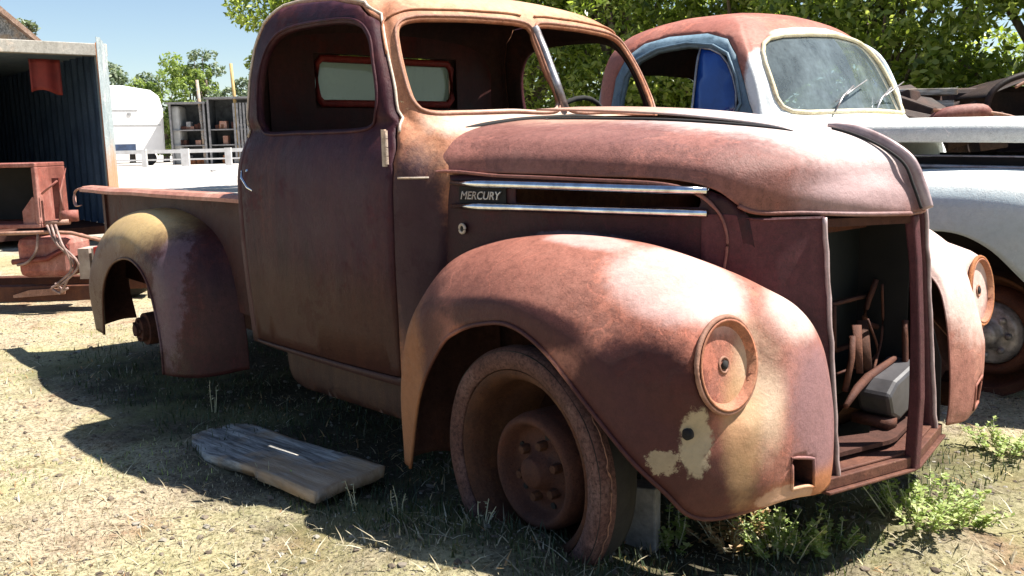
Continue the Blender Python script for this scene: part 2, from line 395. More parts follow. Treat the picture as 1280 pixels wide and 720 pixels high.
m_rearf = rust('rear fender rust', ((.022, .007, .010), (.048, .015, .016), (.09, .032, .024)), patches=[
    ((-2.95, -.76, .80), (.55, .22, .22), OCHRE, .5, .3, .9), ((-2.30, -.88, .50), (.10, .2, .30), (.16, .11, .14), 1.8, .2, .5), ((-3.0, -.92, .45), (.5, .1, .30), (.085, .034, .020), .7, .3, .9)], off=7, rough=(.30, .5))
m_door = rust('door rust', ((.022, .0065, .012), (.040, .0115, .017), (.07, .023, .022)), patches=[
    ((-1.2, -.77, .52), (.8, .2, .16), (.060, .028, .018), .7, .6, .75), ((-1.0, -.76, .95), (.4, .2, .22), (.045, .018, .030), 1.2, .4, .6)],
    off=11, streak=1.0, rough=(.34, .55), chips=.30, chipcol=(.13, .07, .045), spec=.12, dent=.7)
m_cab = rust('cab rust', ((.24, .09, .050), (.38, .17, .095), (.50, .28, .17)), chips=.33, chipcol=(.58, .44, .26), patches=[
    ((-1.05, -.1, 1.70), (.6, .6, .12), (.55, .36, .22), 1.4, .3, .7), ((-.60, -.1, 1.20), (.16, .55, .07), (.62, .45, .35), .6, .25, .8),
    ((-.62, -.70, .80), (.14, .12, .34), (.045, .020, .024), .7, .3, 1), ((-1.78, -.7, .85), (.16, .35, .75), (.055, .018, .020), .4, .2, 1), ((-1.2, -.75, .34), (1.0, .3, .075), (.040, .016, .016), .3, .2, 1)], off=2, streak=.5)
m_hood = rust('hood rust', dent=.5, pits=.5, cols=((.15, .062, .05), (.21, .092, .078), (.28, .145, .125)), patches=[
    ((.35, -.02, 1.16), (.62, .26, .13), (.62, .52, .49), .9, .4, .88), ((.56, -.15, 1.0), (.12, .22, .08), (.36, .25, .25), .9, .4, .7), ((-.4, 0, 1.22), (.35, .4, .05), (.52, .32, .24), .7, .4, .7)], off=5, streak=.1, rough=(.32, .52), chips=.26, chipcol=(.10, .05, .045))
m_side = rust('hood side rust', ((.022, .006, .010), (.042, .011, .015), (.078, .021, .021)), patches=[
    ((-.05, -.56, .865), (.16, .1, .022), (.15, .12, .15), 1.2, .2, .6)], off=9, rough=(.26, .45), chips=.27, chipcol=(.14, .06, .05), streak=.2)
m_shell = rust('grille shell rust', ((.045, .014, .020), (.078, .024, .030), (.13, .05, .05)), off=13, rough=(.3, .5), chips=.26, chipcol=(.3, .18, .15), pits=.2)
m_bed = rust('bed rust', ((.024, .008, .009), (.048, .017, .015), (.08, .032, .024)), off=17)
m_rail = rust('bed rail rust', ((.28, .11, .08), (.42, .20, .15), (.55, .36, .30)), off=21)
m_under = rust('underbody rust', ((.035, .015, .012), (.07, .03, .022), (.12, .05, .035)), off=23, rough=(.7, .9))
m_orange = rust('orange rust', ((.22, .075, .03), (.34, .13, .05), (.45, .22, .11)), off=25, rough=(.6, .8))
m_dish = rust('headlight dish rust', ((.24, .08, .045), (.40, .17, .10), (.55, .33, .20)), off=27, scale=9, chips=.3, chipcol=(.65, .48, .36))
m_band = rust('scaly band rust', ((.05, .022, .02), (.11, .055, .048), (.20, .13, .12)), off=31, scale=8, speck=.7, rough=(.6, .85), chips=.33, chipcol=(.09, .04, .03))
m_rim = rust('rim rust', ((.030, .013, .010), (.075, .031, .018), (.13, .062, .032)), off=33, scale=7, rough=(.6, .8), chips=.28, chipcol=(.10, .05, .04))
m_hub = rust('hub rust', ((.05, .02, .016), (.09, .036, .024), (.16, .065, .035)), off=35, scale=12, rough=(.55, .8))
m_tyre = simple('perished rubber', (.020, .018, .018), (.009, .008, .008), 12, .85, bump=.5)
m_chrome = simple('weathered chrome', (.78, .80, .84), (.42, .41, .42), 18, .13, 1.0, bump=.08)
m_dullsteel = simple('dull steel', (.42, .42, .44), (.16, .13, .12), 10, .42, .8)
m_dark = simple('dark grime and shade', (.011, .010, .010), (.005, .005, .005), 6, .9)
m_core = simple('radiator core', (.012, .015, .014), (.006, .007, .007), 40, .6, .3, vec=(1, 6, 1))
m_redf = rust('red window frame', ((.07, .010, .009), (.17, .018, .014), (.22, .04, .03)), off=42)
m_red = rust('red cab paint', ((.012, .005, .004), (.035, .007, .006), (.08, .016, .012)), off=41, rough=(.35, .6))
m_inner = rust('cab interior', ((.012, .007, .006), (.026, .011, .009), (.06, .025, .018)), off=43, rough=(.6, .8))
m_grey = simple('grey plastic', (.075, .072, .078), (.035, .033, .036), 5, .5)
m_bead = rust('bead rust', ((.20, .09, .06), (.32, .17, .12), (.48, .33, .27)), off=47)
m_pale = rust('pale hinge', ((.35, .26, .20), (.55, .46, .38), (.7, .62, .55)), off=49, chips=.3, chipcol=(.25, .1, .06))
m_ridge = simple('weathered hood strip', (.40, .31, .31), (.24, .16, .16), 14, .4, .1)

def dirty_glass(name, col, alpha, tint=(.9, .95, .95), gloss=.05, streak=False):
    t = NT(name); v = t.mapping(scale=(1, 1, .35)) if streak else None
    a = t.noise(5, 9, .7, v); f = t.noise(40, 4, .6)
    k = t.sstep(t.math('ADD', t.math('MULTIPLY', a, .8), t.math('MULTIPLY', f, .2)), .5 - alpha * .5, 1.0 - alpha * .5)
    tr = t.n('ShaderNodeBsdfTransparent'); tr.inputs[0].default_value = (*tint, 1)
    df = t.n('ShaderNodeBsdfDiffuse'); df.inputs[0].default_value = (*col, 1)
    tl = t.n('ShaderNodeBsdfTranslucent'); tl.inputs[0].default_value = (*col, 1)
    m1 = t.n('ShaderNodeMixShader'); m1.inputs[0].default_value = .5; t.l(df.outputs[0], m1.inputs[1]); t.l(tl.outputs[0], m1.inputs[2])
    m2 = t.n('ShaderNodeMixShader'); t.l(t.math('ADD', t.math('MULTIPLY', k, .45), alpha * .7, clamp=True), m2.inputs[0])
    t.l(tr.outputs[0], m2.inputs[1]); t.l(m1.outputs[0], m2.inputs[2])
    gl = t.n('ShaderNodeBsdfGlossy'); gl.inputs['Roughness'].default_value = gloss
    fr = t.n('ShaderNodeFresnel'); fr.inputs[0].default_value = 1.45
    m3 = t.n('ShaderNodeMixShader'); t.l(fr.outputs[0], m3.inputs[0]); t.l(m2.outputs[0], m3.inputs[1]); t.l(gl.outputs[0], m3.inputs[2])
    t.l(m3.outputs[0], t.out.inputs[0]); return t.m

# ---------------------------------------------------------------- the near pickup
truck = empty('rusty_pickup', (0, -.03, 0), 0, 'rusty brown vintage pickup truck in front with an empty grille and empty rear wheel arch', 'pickup truck')
truck.scale = (1, .966, 1)
cab = Surf(cab_rows())
XZ = lambda P: P[:, [0, 2]]
YZ = lambda P: P[:, [1, 2]]
def grow(poly, d):
    """move a closed polygon outwards by d (inwards if negative)"""
    P = np.array(poly, float); A = .5 * np.sum(P[:, 0] * np.roll(P[:, 1], -1) - np.roll(P[:, 0], -1) * P[:, 1])
    T = np.roll(P, -1, 0) - np.roll(P, 1, 0); N = np.stack([T[:, 1], -T[:, 0]], 1); N /= np.linalg.norm(N, axis=1)[:, None]
    return P + N * d * (1 if A > 0 else -1)
DOOR = [(-.69,.39),(-.680,.6),(-.675,.85),(-.675,1.03),(-.695,1.12),(-.745,1.19),(-.775,1.27),(-.805,1.36),(-.85,1.45),(-.925,1.54),(-1.02,1.60),(-1.2,1.64),(-1.45,1.66),(-1.57,1.655),(-1.65,1.60),(-1.695,1.51),(-1.71,1.40),(-1.71,1.25),(-1.70,1.1),(-1.69,.7),(-1.68,.375)]
DWIN = [(-1.60,1.245),(-1.615,1.35),(-1.60,1.45),(-1.545,1.52),(-1.44,1.553),(-1.2,1.555),(-1.02,1.54),(-.925,1.485),(-.87,1.38),(-.835,1.27),(-.85,1.21),(-.93,1.19),(-1.3,1.19),(-1.56,1.195)]
WS = [(-.563,1.514),(-.504,1.542),(-.382,1.551),(-.222,1.554),(-.049,1.546),(-.056,1.487),(-.070,1.39),(-.079,1.253),(-.261,1.244),(-.454,1.239),(-.567,1.241),(-.601,1.27),(-.603,1.35),(-.590,1.443)]
WS[4] = (-.032, 1.546); WS[5] = (-.026, 1.487); WS[6] = (-.026, 1.39); WS[7] = (-.028, 1.253)
def side_uv(poly): return cab.find(poly, XZ, ur=(0, 12.5), vr=(3.0, 6.7))
def front_uv(poly): return cab.find(poly, YZ, ur=(5.5, 12), vr=(0, 3.4))
def dn(poly, d=.04):
    return dens(np.array(poly), d, True)
def dn_straight(poly, d=.05): return dens(np.array(poly), d, False)
door_uv = side_uv(dn_straight(grow(DOOR, .003)))
ws_uv = front_uv(dn(WS))
cabf = lambda u, v: cab(u, v)
rw = [(9.62, 10), (9.62, 9.1), (9.55, 8.8), (9.3, 8.68), (8.3, 8.68), (8.0, 8.8), (7.9, 9.1), (7.9, 10)]
V, F = sheet2([(0, 0), (3, 0), (6, 0), (10, 0), (15, 0), (15, 5), (15, 10), (12, 10)] + rw + [(4, 10), (0, 10), (0, 7), (0, 3)],
              [door_uv, ws_uv], .028, cabf, .10, .30, False, False)
F = orient(V, F, (-1.2, 0, 1.0)); Vm, Fm = mirrored(V, F)
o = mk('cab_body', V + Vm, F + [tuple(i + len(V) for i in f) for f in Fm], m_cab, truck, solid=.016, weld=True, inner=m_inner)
def door_side(sgn):
    V, F = sheet2(side_uv(dn_straight(grow(DOOR, -.003))), [side_uv(dn(DWIN))], .026, cabf, .10, .30, False, False)
    F = orient(V, F, (-1.2, 0, 1.0))
    V = [(x, y - .002, z) for x, y, z in V]
    if sgn > 0: V, F = mirrored(V, F)
    d = mk('door', V, F, m_door, truck, solid=.022, inner=m_inner)
    # rolled lip round the window opening and drip rail over the door
    q = side_uv(dn(grow(DWIN, .010), .03)); P = cab(*np.array(q).T); P[:, 1] -= .004
    P[:, 1] *= -sgn if sgn > 0 else 1
    b = MB().tube(P, .0055, 6, closed=True).build('window_lip', m_door, d)
    return d
for s in (-1, 1):
    d = door_side(s)
    q = [p for p in dn_straight(grow(DOOR, .012), .03) if p[1] > 1.16]
    i0 = max(range(len(q)), key=lambda i: np.hypot(*(np.array(q[i]) - q[i - 1]))); q = q[i0:] + q[:i0]
    P = cab(*np.array(side_uv(q)).T); P[:, 1] -= .004
    if s > 0: P[:, 1] *= -1
    MB().tube(P, .005, 6).build('drip_rail', m_pale if s < 0 else m_cab, truck)
    # door handle and worn hinge
    hb = MB().tube([(-1.655, -.772 * -s * -1 if False else s * .785, 1.045), (-1.62, s * .805, 1.02), (-1.57, s * .808, .985), (-1.545, s * .80, .972)], [.004, .0055, .005, .004], 8)
    hb.lathe([(0, 0), (.017, 0), (.017, .012), (.010, .018), (0, .018)], (-1.645, s * .768, 1.035), n=16)
    hb.build('door_handle', m_chrome, d)
    hg = MB()
    for k in range(4): hg.lathe([(0, -.012), (.0085, -.012), (.0085, .012), (0, .012)], (-.70, s * .752, 1.085 + k * .0265), axis='Z', n=12)
    hg.box((-.716, s * .752 - .004, 1.066), (-.698, s * .752 + .004, 1.18))
    hg.build('door_hinge', m_pale, d, smooth=False)
# windshield beads, centre post
for s in (-1, 1):
    P = cab(*np.array(front_uv(dn(grow(WS, .010), .03))).T); P[:, 0] += .004
    if s > 0: P[:, 1] *= -1
    MB().tube(P, .0055, 6, closed=True).build('windshield_frame', m_bead, truck)
    q = [p for p in dn(grow(WS, .034), .03) if p[1] > 1.42 and p[0] < -.03]; q.sort(key=lambda p: p[0] * 1.0 - (0 if p[0] > -.55 else (1.6 - p[1])))
    P = cab(*np.array(cab.find(q, YZ, ur=(7, 13), vr=(0, 3.6))).T); P[:, 0] += .004; P[:, 2] += .002
    if s > 0: P[:, 1] *= -1
    MB().tube(P, .0045, 6).build('visor_bead', m_cab, truck)
P = cab([7.1, 8.3, 9.2, 10.1], [0, 0, 0, 0]); P[:, 0] += .008
MB().tube(P, .016, 8, flat=.9, up=(1, 0, 0)).build('windshield_post', m_dullsteel, truck)
# rear window: dirty pane and red frame
zz = [1.31, 1.31, 1.335, 1.47, 1.495, 1.495]; yy = [-.30, -.34, -.365, -.365, -.34, -.30]
ring = [(-1.755, y, z) for y, z in zip(yy, zz)] + [(-1.755, -y, z) for y, z in list(zip(yy, zz))[::-1]]
fr = MB().tube(ring, .016, 8, closed=True); rwf = fr.build('rear_window_frame', m_redf, truck)
MB().prism([(p[1], p[2]) for p in ring], -1.778, -1.774, 'X').build('rear_window_glass', dirty_glass('clouded rear glass', (.42, .52, .44), .85), truck, smooth=False)
# interior
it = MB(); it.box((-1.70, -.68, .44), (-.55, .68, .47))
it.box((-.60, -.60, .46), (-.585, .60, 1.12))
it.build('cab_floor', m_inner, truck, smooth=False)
def wrapped(x0, x1, y, z0, z1): pass
P, Fq = grid(lambda u, v: np.stack([-.70 + .05 * np.cos(u * 3) - .0 * v, (v - .5) * 1.14, 1.02 + .16 * np.sin(u * 1.5)], 1), 0, 1, 0, 1, 8, 10)
mk('dashboard', P, Fq, m_inner, truck, solid=.02)
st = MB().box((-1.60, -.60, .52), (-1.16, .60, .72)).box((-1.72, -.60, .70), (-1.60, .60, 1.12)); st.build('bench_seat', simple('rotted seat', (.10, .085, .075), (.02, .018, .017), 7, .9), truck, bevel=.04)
# liner behind the back panel: faded red paint with a lighter torn headliner
lin = MB()
for (y0, y1, z0, z1) in ((-.60, -.385, 1.13, 1.60), (.385, .60, 1.13, 1.60), (-.385, .385, 1.13, 1.29), (-.385, .385, 1.515, 1.62)):
    lin.box((-1.744, y0, z0), (-1.738, y1, z1))
lin.build('back_liner', m_red, truck, smooth=False)
sw = MB().tube([(-.98 + .20 * math.cos(a) * .45, .36 + .20 * math.sin(a), 1.12 + .20 * math.cos(a) * .9) for a in np.linspace(0, 2 * math.pi, 28, endpoint=False)], .010, 8, closed=True)
sw.tube([(-.98, .36, 1.12), (-.62, .36, .88)], .016, 8).tube([(-.98, .17, 1.12), (-.98, .55, 1.12)], .008, 6)
sw.build('steering_wheel', m_dark, truck)

# hood
hood = Surf(HOOD)
V, F = grid(lambda u, v: hood(u, v), 0, 8, 0, 4, 90, 40); F = orient(V, F, (0, 0, .6)); Vm, Fm = mirrored(V, F)
hd = mk('hood', V + Vm, F + [tuple(i + len(V) for i in f) for f in Fm], m_hood, truck, solid=.008, weld=True)
def raised(u, v):
    P = hood(u, v); k = .034 * (1 - np.clip(u / 3.35, 0, 1)) ** .7 + .001; P[:, 2] += k; return P
V, F = grid(raised, .06, 3.35, 3.33, 4, 50, 12)
V = [(x, y * (1 if True else 0), z) for x, y, z in V]; F = orient(V, F, (0, 0, .6)); Vm, Fm = mirrored(V, F)
mk('hood_centre_panel', V + Vm, F + [tuple(i + len(V) for i in f) for f in Fm], m_hood, hd, solid=.006, weld=True)
P = hood([3.6, 4, 4.5, 5, 5.5, 6, 6.5, 7, 7.5, 8], [4] * 10); P[:, 0] += .004; P[:, 2] += .004
MB().tube(P, [.004, .012, .018, .019, .019, .019, .019, .019, .019, .017], 10, flat=.55, up=(0, 1, 0), samples=40).build('hood_strip', m_ridge, hd)
Pd = hood(np.linspace(3.9, 7.9, 40), np.full(40, 4.0)); Pd[:, 1] -= .022; Pd[:, 0] += .001
MB().tube(Pd, .004, 6).build('strip_gap', m_dark, hd)
Ps = hood(np.full(40, 0.0), np.linspace(0, 4, 40)); Pm2 = Ps[::-1].copy(); Pm2[:, 1] *= -1; Ps = np.concatenate([Ps, Pm2[1:]]) - [.007, 0, -.002]
MB().tube(Ps, .0085, 8).build('cowl_gap_shade', m_dark, hd)  # dark tube laid along the hood's rear edge as the gap's shade
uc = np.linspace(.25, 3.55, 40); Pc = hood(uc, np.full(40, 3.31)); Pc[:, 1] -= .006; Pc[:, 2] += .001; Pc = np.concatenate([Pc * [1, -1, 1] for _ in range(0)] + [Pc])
MB().tube(Pc, list(.002 + .010 * np.sin(np.linspace(.3, math.pi, 40)) ** .7), 7, flat=.5).build('step_shadow_strip', m_dark, hd)  # dark strip painting the shadow beside the raised panel's step
P = hood(np.linspace(4.7, 8, 24), np.zeros(24)); Pm = P[::-1].copy(); Pm[:, 1] *= -1; P = np.concatenate([P, Pm[1:]])
MB().tube(P, .006, 8).build('hood_lip', m_hood, hd)
# hood rear edge: the gap's darkness is the dark tube's colour, not depth
# side panels
def ssm(x, a, b): t = np.clip((x - a) / (b - a), 0, 1); return t * t * (3 - 2 * t)
Lc = np.array([(-.60, .672), (-.3, .603), (0, .553), (.24, .508), (.34, .480), (.40, .440), (.46, .385)])
def sidey(x): return np.interp(x, Lc[:, 0], Lc[:, 1]) - .004 - .010 * ssm(np.asarray(x, float), .24, .36)
PANEL = [(-.605,.70),(-.605,.85),(-.605,1.038),(-.3,1.038),(0,1.030),(.22,1.020),(.31,1.008),(.37,.985),(.405,.94),(.42,.85),(.41,.74),(.1,.70),(-.3,.70)]
SLOT = [(-.27,.960),(-.27,.998),(.0,.996),(.30,.992),(.305,.975),(.30,.962),(.0,.958)]
for s in (-1, 1):
    V, F = sheet2(PANEL, [SLOT], .022, lambda a, b: np.stack([a, s * sidey(a), b], 1), 1, 1, False, False)
    F = orient(V, F, (-.1, 0, .85)); pn = mk('hood_side_panel', V, F, m_side, truck, solid=.008)
    edge = [(-.60,.85),(-.60,1.036),(-.3,1.036),(0,1.028),(.2,1.020),(.29,1.000),(.345,.955),(.366,.89),(.362,.82),(.35,.76)]
    E_ = cr(np.array(edge), np.linspace(1, 9, 50)); P = [(x, s * (sidey(x) + .006), z) for x, z in E_]
    MB().tube(P, [.0055] * 30 + [.004] * 20, 6).build('panel_bead', m_hood, pn)
    if s < 0:
        for nm, za, zb in (('chrome_moulding', 1.015, 1.004), ('chrome_moulding', .946, .948)):
            P = [(x, -(sidey(x) + .010), za + (zb - za) * t_) for t_, x in zip(np.linspace(0, 1, 9), np.linspace(-.495, .325, 9))]
            MB().tube(P, [.009] + [.0155] * 7 + [.012], 10, flat=.8).build(nm, m_chrome, pn)
        xa, xb_ = -.470, -.300; ya, yb = -(sidey(xa) + .004), -(sidey(xb_) + .004)
        mk('emblem_plate', [(xa, ya, .955), (xb_, yb, .957), (xb_, yb, 1.003), (xa, ya, 1.005)], [(0, 1, 2, 3)], m_dark, pn, smooth=False, solid=.004, solid_off=0)
        cu = bpy.data.curves.new('emblem', 'FONT'); cu.body = 'MERCURY'; cu.size = .033; cu.extrude = .0025; cu.bevel_depth = .0008; cu.space_character = 1.0; cu.shear = .25
        cu.materials.append(m_dullsteel); e0 = bpy.data.objects.new('tmp', cu); COL.objects.link(e0); bpy.context.view_layer.update(); me_ = bpy.data.meshes.new_from_object(e0.evaluated_get(bpy.context.evaluated_depsgraph_get())); bpy.data.objects.remove(e0); e = bpy.data.objects.new('emblem_lettering', me_); COL.objects.link(e); e.parent = pn
        e.location = (-.463, -(sidey(-.463) + .008), .968); e.rotation_euler = (R_(90), 0, R_(12))
        yb_ = -(sidey(-.46) + .009); MB().tube([(-.46 + .013 * math.cos(a), yb_ , .878 + .013 * math.sin(a)) for a in np.linspace(0, 6.283, 20, endpoint=False)], .0045, 6, closed=True).build('bolt_washer', m_pale, pn); MB().lathe([(0, .0), (.011, .0)], (-.46, yb_, .878), n=16).build('bolt_hole', m_dark, pn)
for s in (-1, 1):
    MB().tube([(-.606, s * .672, 1.046), (-.607, s * .676, .95), (-.607, s * .672, .70)], .0045, 6).build('panel_seam', m_dark, truck)
    P = cab(np.full(12, 2.75), np.linspace(3.05, 3.85, 12)); P[:, 1] = (P[:, 1] - .002) * (-s if s > 0 else 1); MB().tube(P, .0035, 6).build('cowl_bead', m_pale, truck)
# inner blocks: firewall, aprons, engine, radiator, frame
ub = MB()
for s in (-1, 1):
    ub.box((-3.72, s * .42 - .035, .27), (.50, s * .42 + .035, .37))
    ub.box((-.56, s * .445 - .006, .38), (.37, s * .445 + .006, .80))
ub.box((-.56, -.60, .38), (-.54, .60, 1.02)); ub.box((-.05, -.70, .215), (.03, .70, .275)); ub.box((-3.0, -.70, .20), (-2.92, .70, .27))
ub.lathe([(0, -.14), (.10, -.12), (.14, 0), (.10, .12), (0, .14)], (-2.96, 0, .24), n=20)
ub.build('chassis_frame', m_under, truck, smooth=False)
rh = MB().lathe([(0, -.065), (.030, -.065), (.032, -.045), (.062, -.042), (.064, -.012), (.082, -.010), (.084, .05), (0, .05)], (-2.96, -.745, .235), n=30)
for k in range(5): rh.lathe([(0, -.056), (.008, -.056), (.008, -.040)], (-2.96 + .048 * math.cos(k * 1.257), -.745, .235 + .048 * math.sin(k * 1.257)), n=6)
rh.build('rear_hub', m_under, truck, smooth=False)
MB().box((-.42, -.22, .42), (.18, .22, .78)).build('engine_block', m_dark, truck, bevel=.04)
MB().box((.20, -.44, .34), (.27, .44, .93)).box((.27, .262, .30), (.50, .268, .90)).prism([(.27, .30), (.585, .30), (.58, .48), (.545, .60), (.50, .68), (.27, .72)], .318, .324).build('grille_shade_fill', m_dark, truck, smooth=False)  # added dark sheets that give the grille cavity its shade by colour
rd = MB().box((.29, -.29, .36), (.345, .29, .885)).build('radiator', m_core, truck, bevel=.008)
MB().box((.345, -.30, .50), (.36, .30, .512)).box((.345, -.30, .86), (.365, .30, .885)).box((.345, .03, .36), (.36, .045, .885)).build('radiator_strap', m_hub, rd, smooth=False)

# grille shell
for s in (-1, 1):
    cols = [(.31, .485), (.37, .448), (.425, .400), (.477, .342), (.520, .290), (.529, .280), (.525, .270), (.508, .266), (.49, .265)]
    rows = [.955, .93, .85, .75, .65, .55, .45, .35, .27]
    C_ = []
    for z in rows:
        dx = .0 + (.92 - z) * .092
        C_.append([(x + dx * min(1, (x - .33) / .2 + .1), s * y, min(z, .930 if x > .40 else .945)) for x, y in cols])
    sh = Surf(C_); V, F = grid(lambda u, v: sh(u, v), 0, 8, 0, 8, 40, 48)
    F = orient(V, F, (.30, 0, .6)); g = mk('grille_shell', V, F, m_shell, truck, solid=.004)
    P = sh(np.linspace(.9, 8, 20), np.full(20, 5)); P[:, 0] += .003; P += np.array([[.004 * mnoise.noise((k * .7, s, 1)), .004 * mnoise.noise((k * .9, s, 5)), 0] for k in range(20)])
    MB().tube(P, .0065, 7).build('shell_bead', m_ridge, g)
MB().prism([(.634, .925), (.648, .8), (.662, .62), (.672, .45), (.668, .25), (.635, .25), (.640, .45), (.634, .65), (.624, .80), (.605, .925)], -.016, .016).build('grille_post', m_shell, truck, bevel=.005, smooth=False)
m_apron = rust('apron rust', ((.05, .02, .015), (.10, .04, .028), (.20, .09, .055)), off=55, chips=.36, chipcol=(.40, .24, .15))
# top rail under the hood lip, lower apron
V2 = [(.60, -.335), (.668, -.02), (.668, .02), (.60, .335), (.54, .335), (.60, .0), (.54, -.335)]
tr = MB().prism([(.50, -.27), (.625, -.015), (.625, .015), (.50, .27), (.46, .27), (.56, 0), (.46, -.27)], .905, .926, 'Z'); tr.build('grille_top_rail', m_under, truck, smooth=False)
la = MB().prism(V2, .250, .258, 'Z').prism([(x - .012, y) for x, y in V2], .258, .288, 'Z').prism([(x - .03, y) for x, y in V2], .288, .296, 'Z')
la.build('lower_apron', m_apron, truck, smooth=False, bevel=.003)
MB().prism([(x - .07 if x > .59 else x - .16, y) for x, y in V2], .310, .322, 'Z').build('apron_shelf', m_under, truck, smooth=False)
MB().prism([(x - .05, y * .9) for x, y in V2], .232, .249, 'Z').build('front_crossmember', rust('ochre crossmember', ((.30, .14, .05), (.45, .25, .09), (.5, .3, .12)), off=51), truck, smooth=False)
# loose bits in the grille opening
tg = MB(); g0 = random.Random(3)
for k in range(9):
    y = g0.uniform(-.24, .25); x = g0.uniform(.40, .52); z = g0.uniform(.34, .80)
    tg.tube([(x, y, z), (x + g0.uniform(-.05, .05), y + g0.uniform(-.06, .06), z - g0.uniform(.08, .2)), (x + g0.uniform(-.06, .03), y + g0.uniform(-.12, .12), max(.33, z - g0.uniform(.15, .4)))], g0.choice([.004, .006, .009]), 6, samples=10)
tg.box((.38, -.30, .655), (.395, .30, .665)).box((.40, -.28, .325), (.52, -.20, .37)).box((.45, .05, .325), (.56, .10, .35)).build('tangled_rods', m_hub, truck)
gb = MB()
gb.prism([(.07, .36), (.12, .335), (.235, .375), (.265, .41), (.27, .475), (.23, .492), (.09, .455), (.045, .42)], .46, .56, 'X')
gb.build('hanging_grey_box', m_grey, truck, bevel=.012, smooth=False)
ln = MB().tube([(.52, -.12, .42), (.50, -.02, .445), (.48, .08, .455), (.50, .2, .495)], [.008, .012, .013, .008], 8)
ln.tube([(.46, .02, .58), (.47, .0, .52), (.48, -.05, .44)], .009, 6).tube([(.44, .08, .60), (.47, .05, .47)], [.014, .010], 8, flat=.3)
ln.tube([(.40, .02, .66), (.405, .02, .53)], .008, 6).build('torn_bracket', m_hub, truck)
MB().tube([(.42, .15, .60), (.47, .10, .47)], [.018, .012], 8, flat=.25).tube([(.36, .03, .80), (.42, -.25, .56), (.50, -.28, .42)], .006, 6).build('bent_strap', m_rim, truck)

# fenders
fen = Surf(FENDER)
HLc = np.array((.528, -.695, .634)); HLn = np.array((.985, -.06, .12)); HLn /= np.linalg.norm(HLn)
def ssm(x, a, b): t = np.clip((x - a) / (b - a), 0, 1); return t * t * (3 - 2 * t)
def fenf(u, v):
    P = fen(u, v); q = P - HLc; h = q @ HLn; rad = np.linalg.norm(q - h[:, None] * HLn, axis=1)
    w = (1 - ssm(rad, .107, .17)) * (1 - ssm(np.abs(h), .12, .2)); P = P - (h * w)[:, None] * HLn
    # crease that runs down from the headlight to the lower edge
    return P
hole = [(10.42, 3.12), (11.02, 2.62), (12.15, 2.72), (11.35, 3.38)]
def ring_path(r, dz, n=40, c=HLc, N=HLn, sy=1):
    a = np.cross(N, (0, 0, 1)); a /= np.linalg.norm(a); b = np.cross(a, N)
    return [tuple((c + N * dz + a * r * math.cos(t) + b * r * 1.04 * math.sin(t)) * np.array([1, sy, 1])) for t in np.linspace(0, 2 * math.pi, n, endpoint=False)]
for s in (-1, 1):
    V, F = sheet2([(0, 0), (13, 0), (13, 5), (0, 5)], [hole], .0165, fenf, .125, .105, False, False)
    F = orient(V, F, (.05, -.60, .35))
    if s > 0: V, F = mirrored(V, F)
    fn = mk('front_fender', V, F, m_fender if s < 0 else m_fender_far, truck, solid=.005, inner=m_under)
    P = fenf(np.linspace(0, 13, 110), np.full(110, 5.0))
    if s > 0: P[:, 1] *= -1
    MB().tube(P, .006, 6).build('fender_edge', m_fender, fn)
    sy = 1 if s < 0 else -1
    MB().tube(ring_path(.103, .010, sy=sy), .0062, 8, closed=True).build('headlight_rim', m_bead if s < 0 else m_orange, fn)
    # dish: concave rusty bowl with a hole
    rings = [(.099, .010), (.095, .011), (.091, -.006), (.078, -.009), (.052, -.013), (.028, -.014), (.018, -.012), (.011, -.011), (.009, -.016)]
    Vd = []; Fd = []
    for r, dz in rings: Vd += ring_path(r, dz + .006, 36, sy=sy)
    for i in range(len(rings) - 1):
        for k in range(36): Fd.append((i * 36 + k, i * 36 + (k + 1) % 36, (i + 1) * 36 + (k + 1) % 36, (i + 1) * 36 + k))
    mk('headlight_bowl', Vd, Fd, m_dish, fn, solid=.002)
    MB().lathe([(0, 0), (.0105, 0), (.0105, .004), (0, .004)], tuple((HLc + HLn * .0015) * np.array([1, sy, 1])), 'X', 16).build('bulb_hole', m_dark, fn)
    MB().tube(ring_path(.0165, .0005, 20, sy=sy), .0035, 6, closed=True).build('bulb_ring', m_bead, fn)
    # bumper bracket slot frame, lined
    P = fenf(np.array([p[0] for p in dens(np.array(hole) * [.125, .105], .02, False)]) / .125, np.array([p[1] for p in dens(np.array(hole) * [.125, .105], .02, False)]) / .105)
    Pn = P * np.array([1, sy, 1]); MB().tube(Pn, .0045, 6, closed=True).build('bracket_slot_frame', m_fender, fn)
    n_ = len(Pn); back = Pn + np.array([-.10, sy * .02, 0]); lf = [(i, (i + 1) % n_, n_ + (i + 1) % n_, n_ + i) for i in range(n_)] + [tuple(range(n_, 2 * n_))]
    mk('bracket_slot', list(map(tuple, Pn)) + list(map(tuple, back)), lf, m_under, fn, smooth=False)
    if s < 0:
        c = np.array(fenf([8.52], [3.92])[0]); MB().lathe([(0, 0), (.013, .0), (.013, .012), (0, .012)], (c[0] + .002, c[1] - .012, c[2]), n=18).build('lamp_hole', m_dark, fn)
# rear fenders
rf = Surf(REAR)
for s in (-1, 1):
    V, F = grid(lambda u, v: rf(u, v), 0, 9, 0, 5, 90, 44); F = orient(V, F, (-2.75, -.60, .35))
    if s > 0: V, F = mirrored(V, F)
    f_ = mk('rear_fender', V, F, m_rearf, truck, solid=.005, inner=m_under)
    P = rf(np.linspace(0, 9, 80), np.full(80, 5.0))
    if s > 0: P[:, 1] *= -1
    MB().tube(P, .007, 6).build('fender_edge', m_rearf, f_)
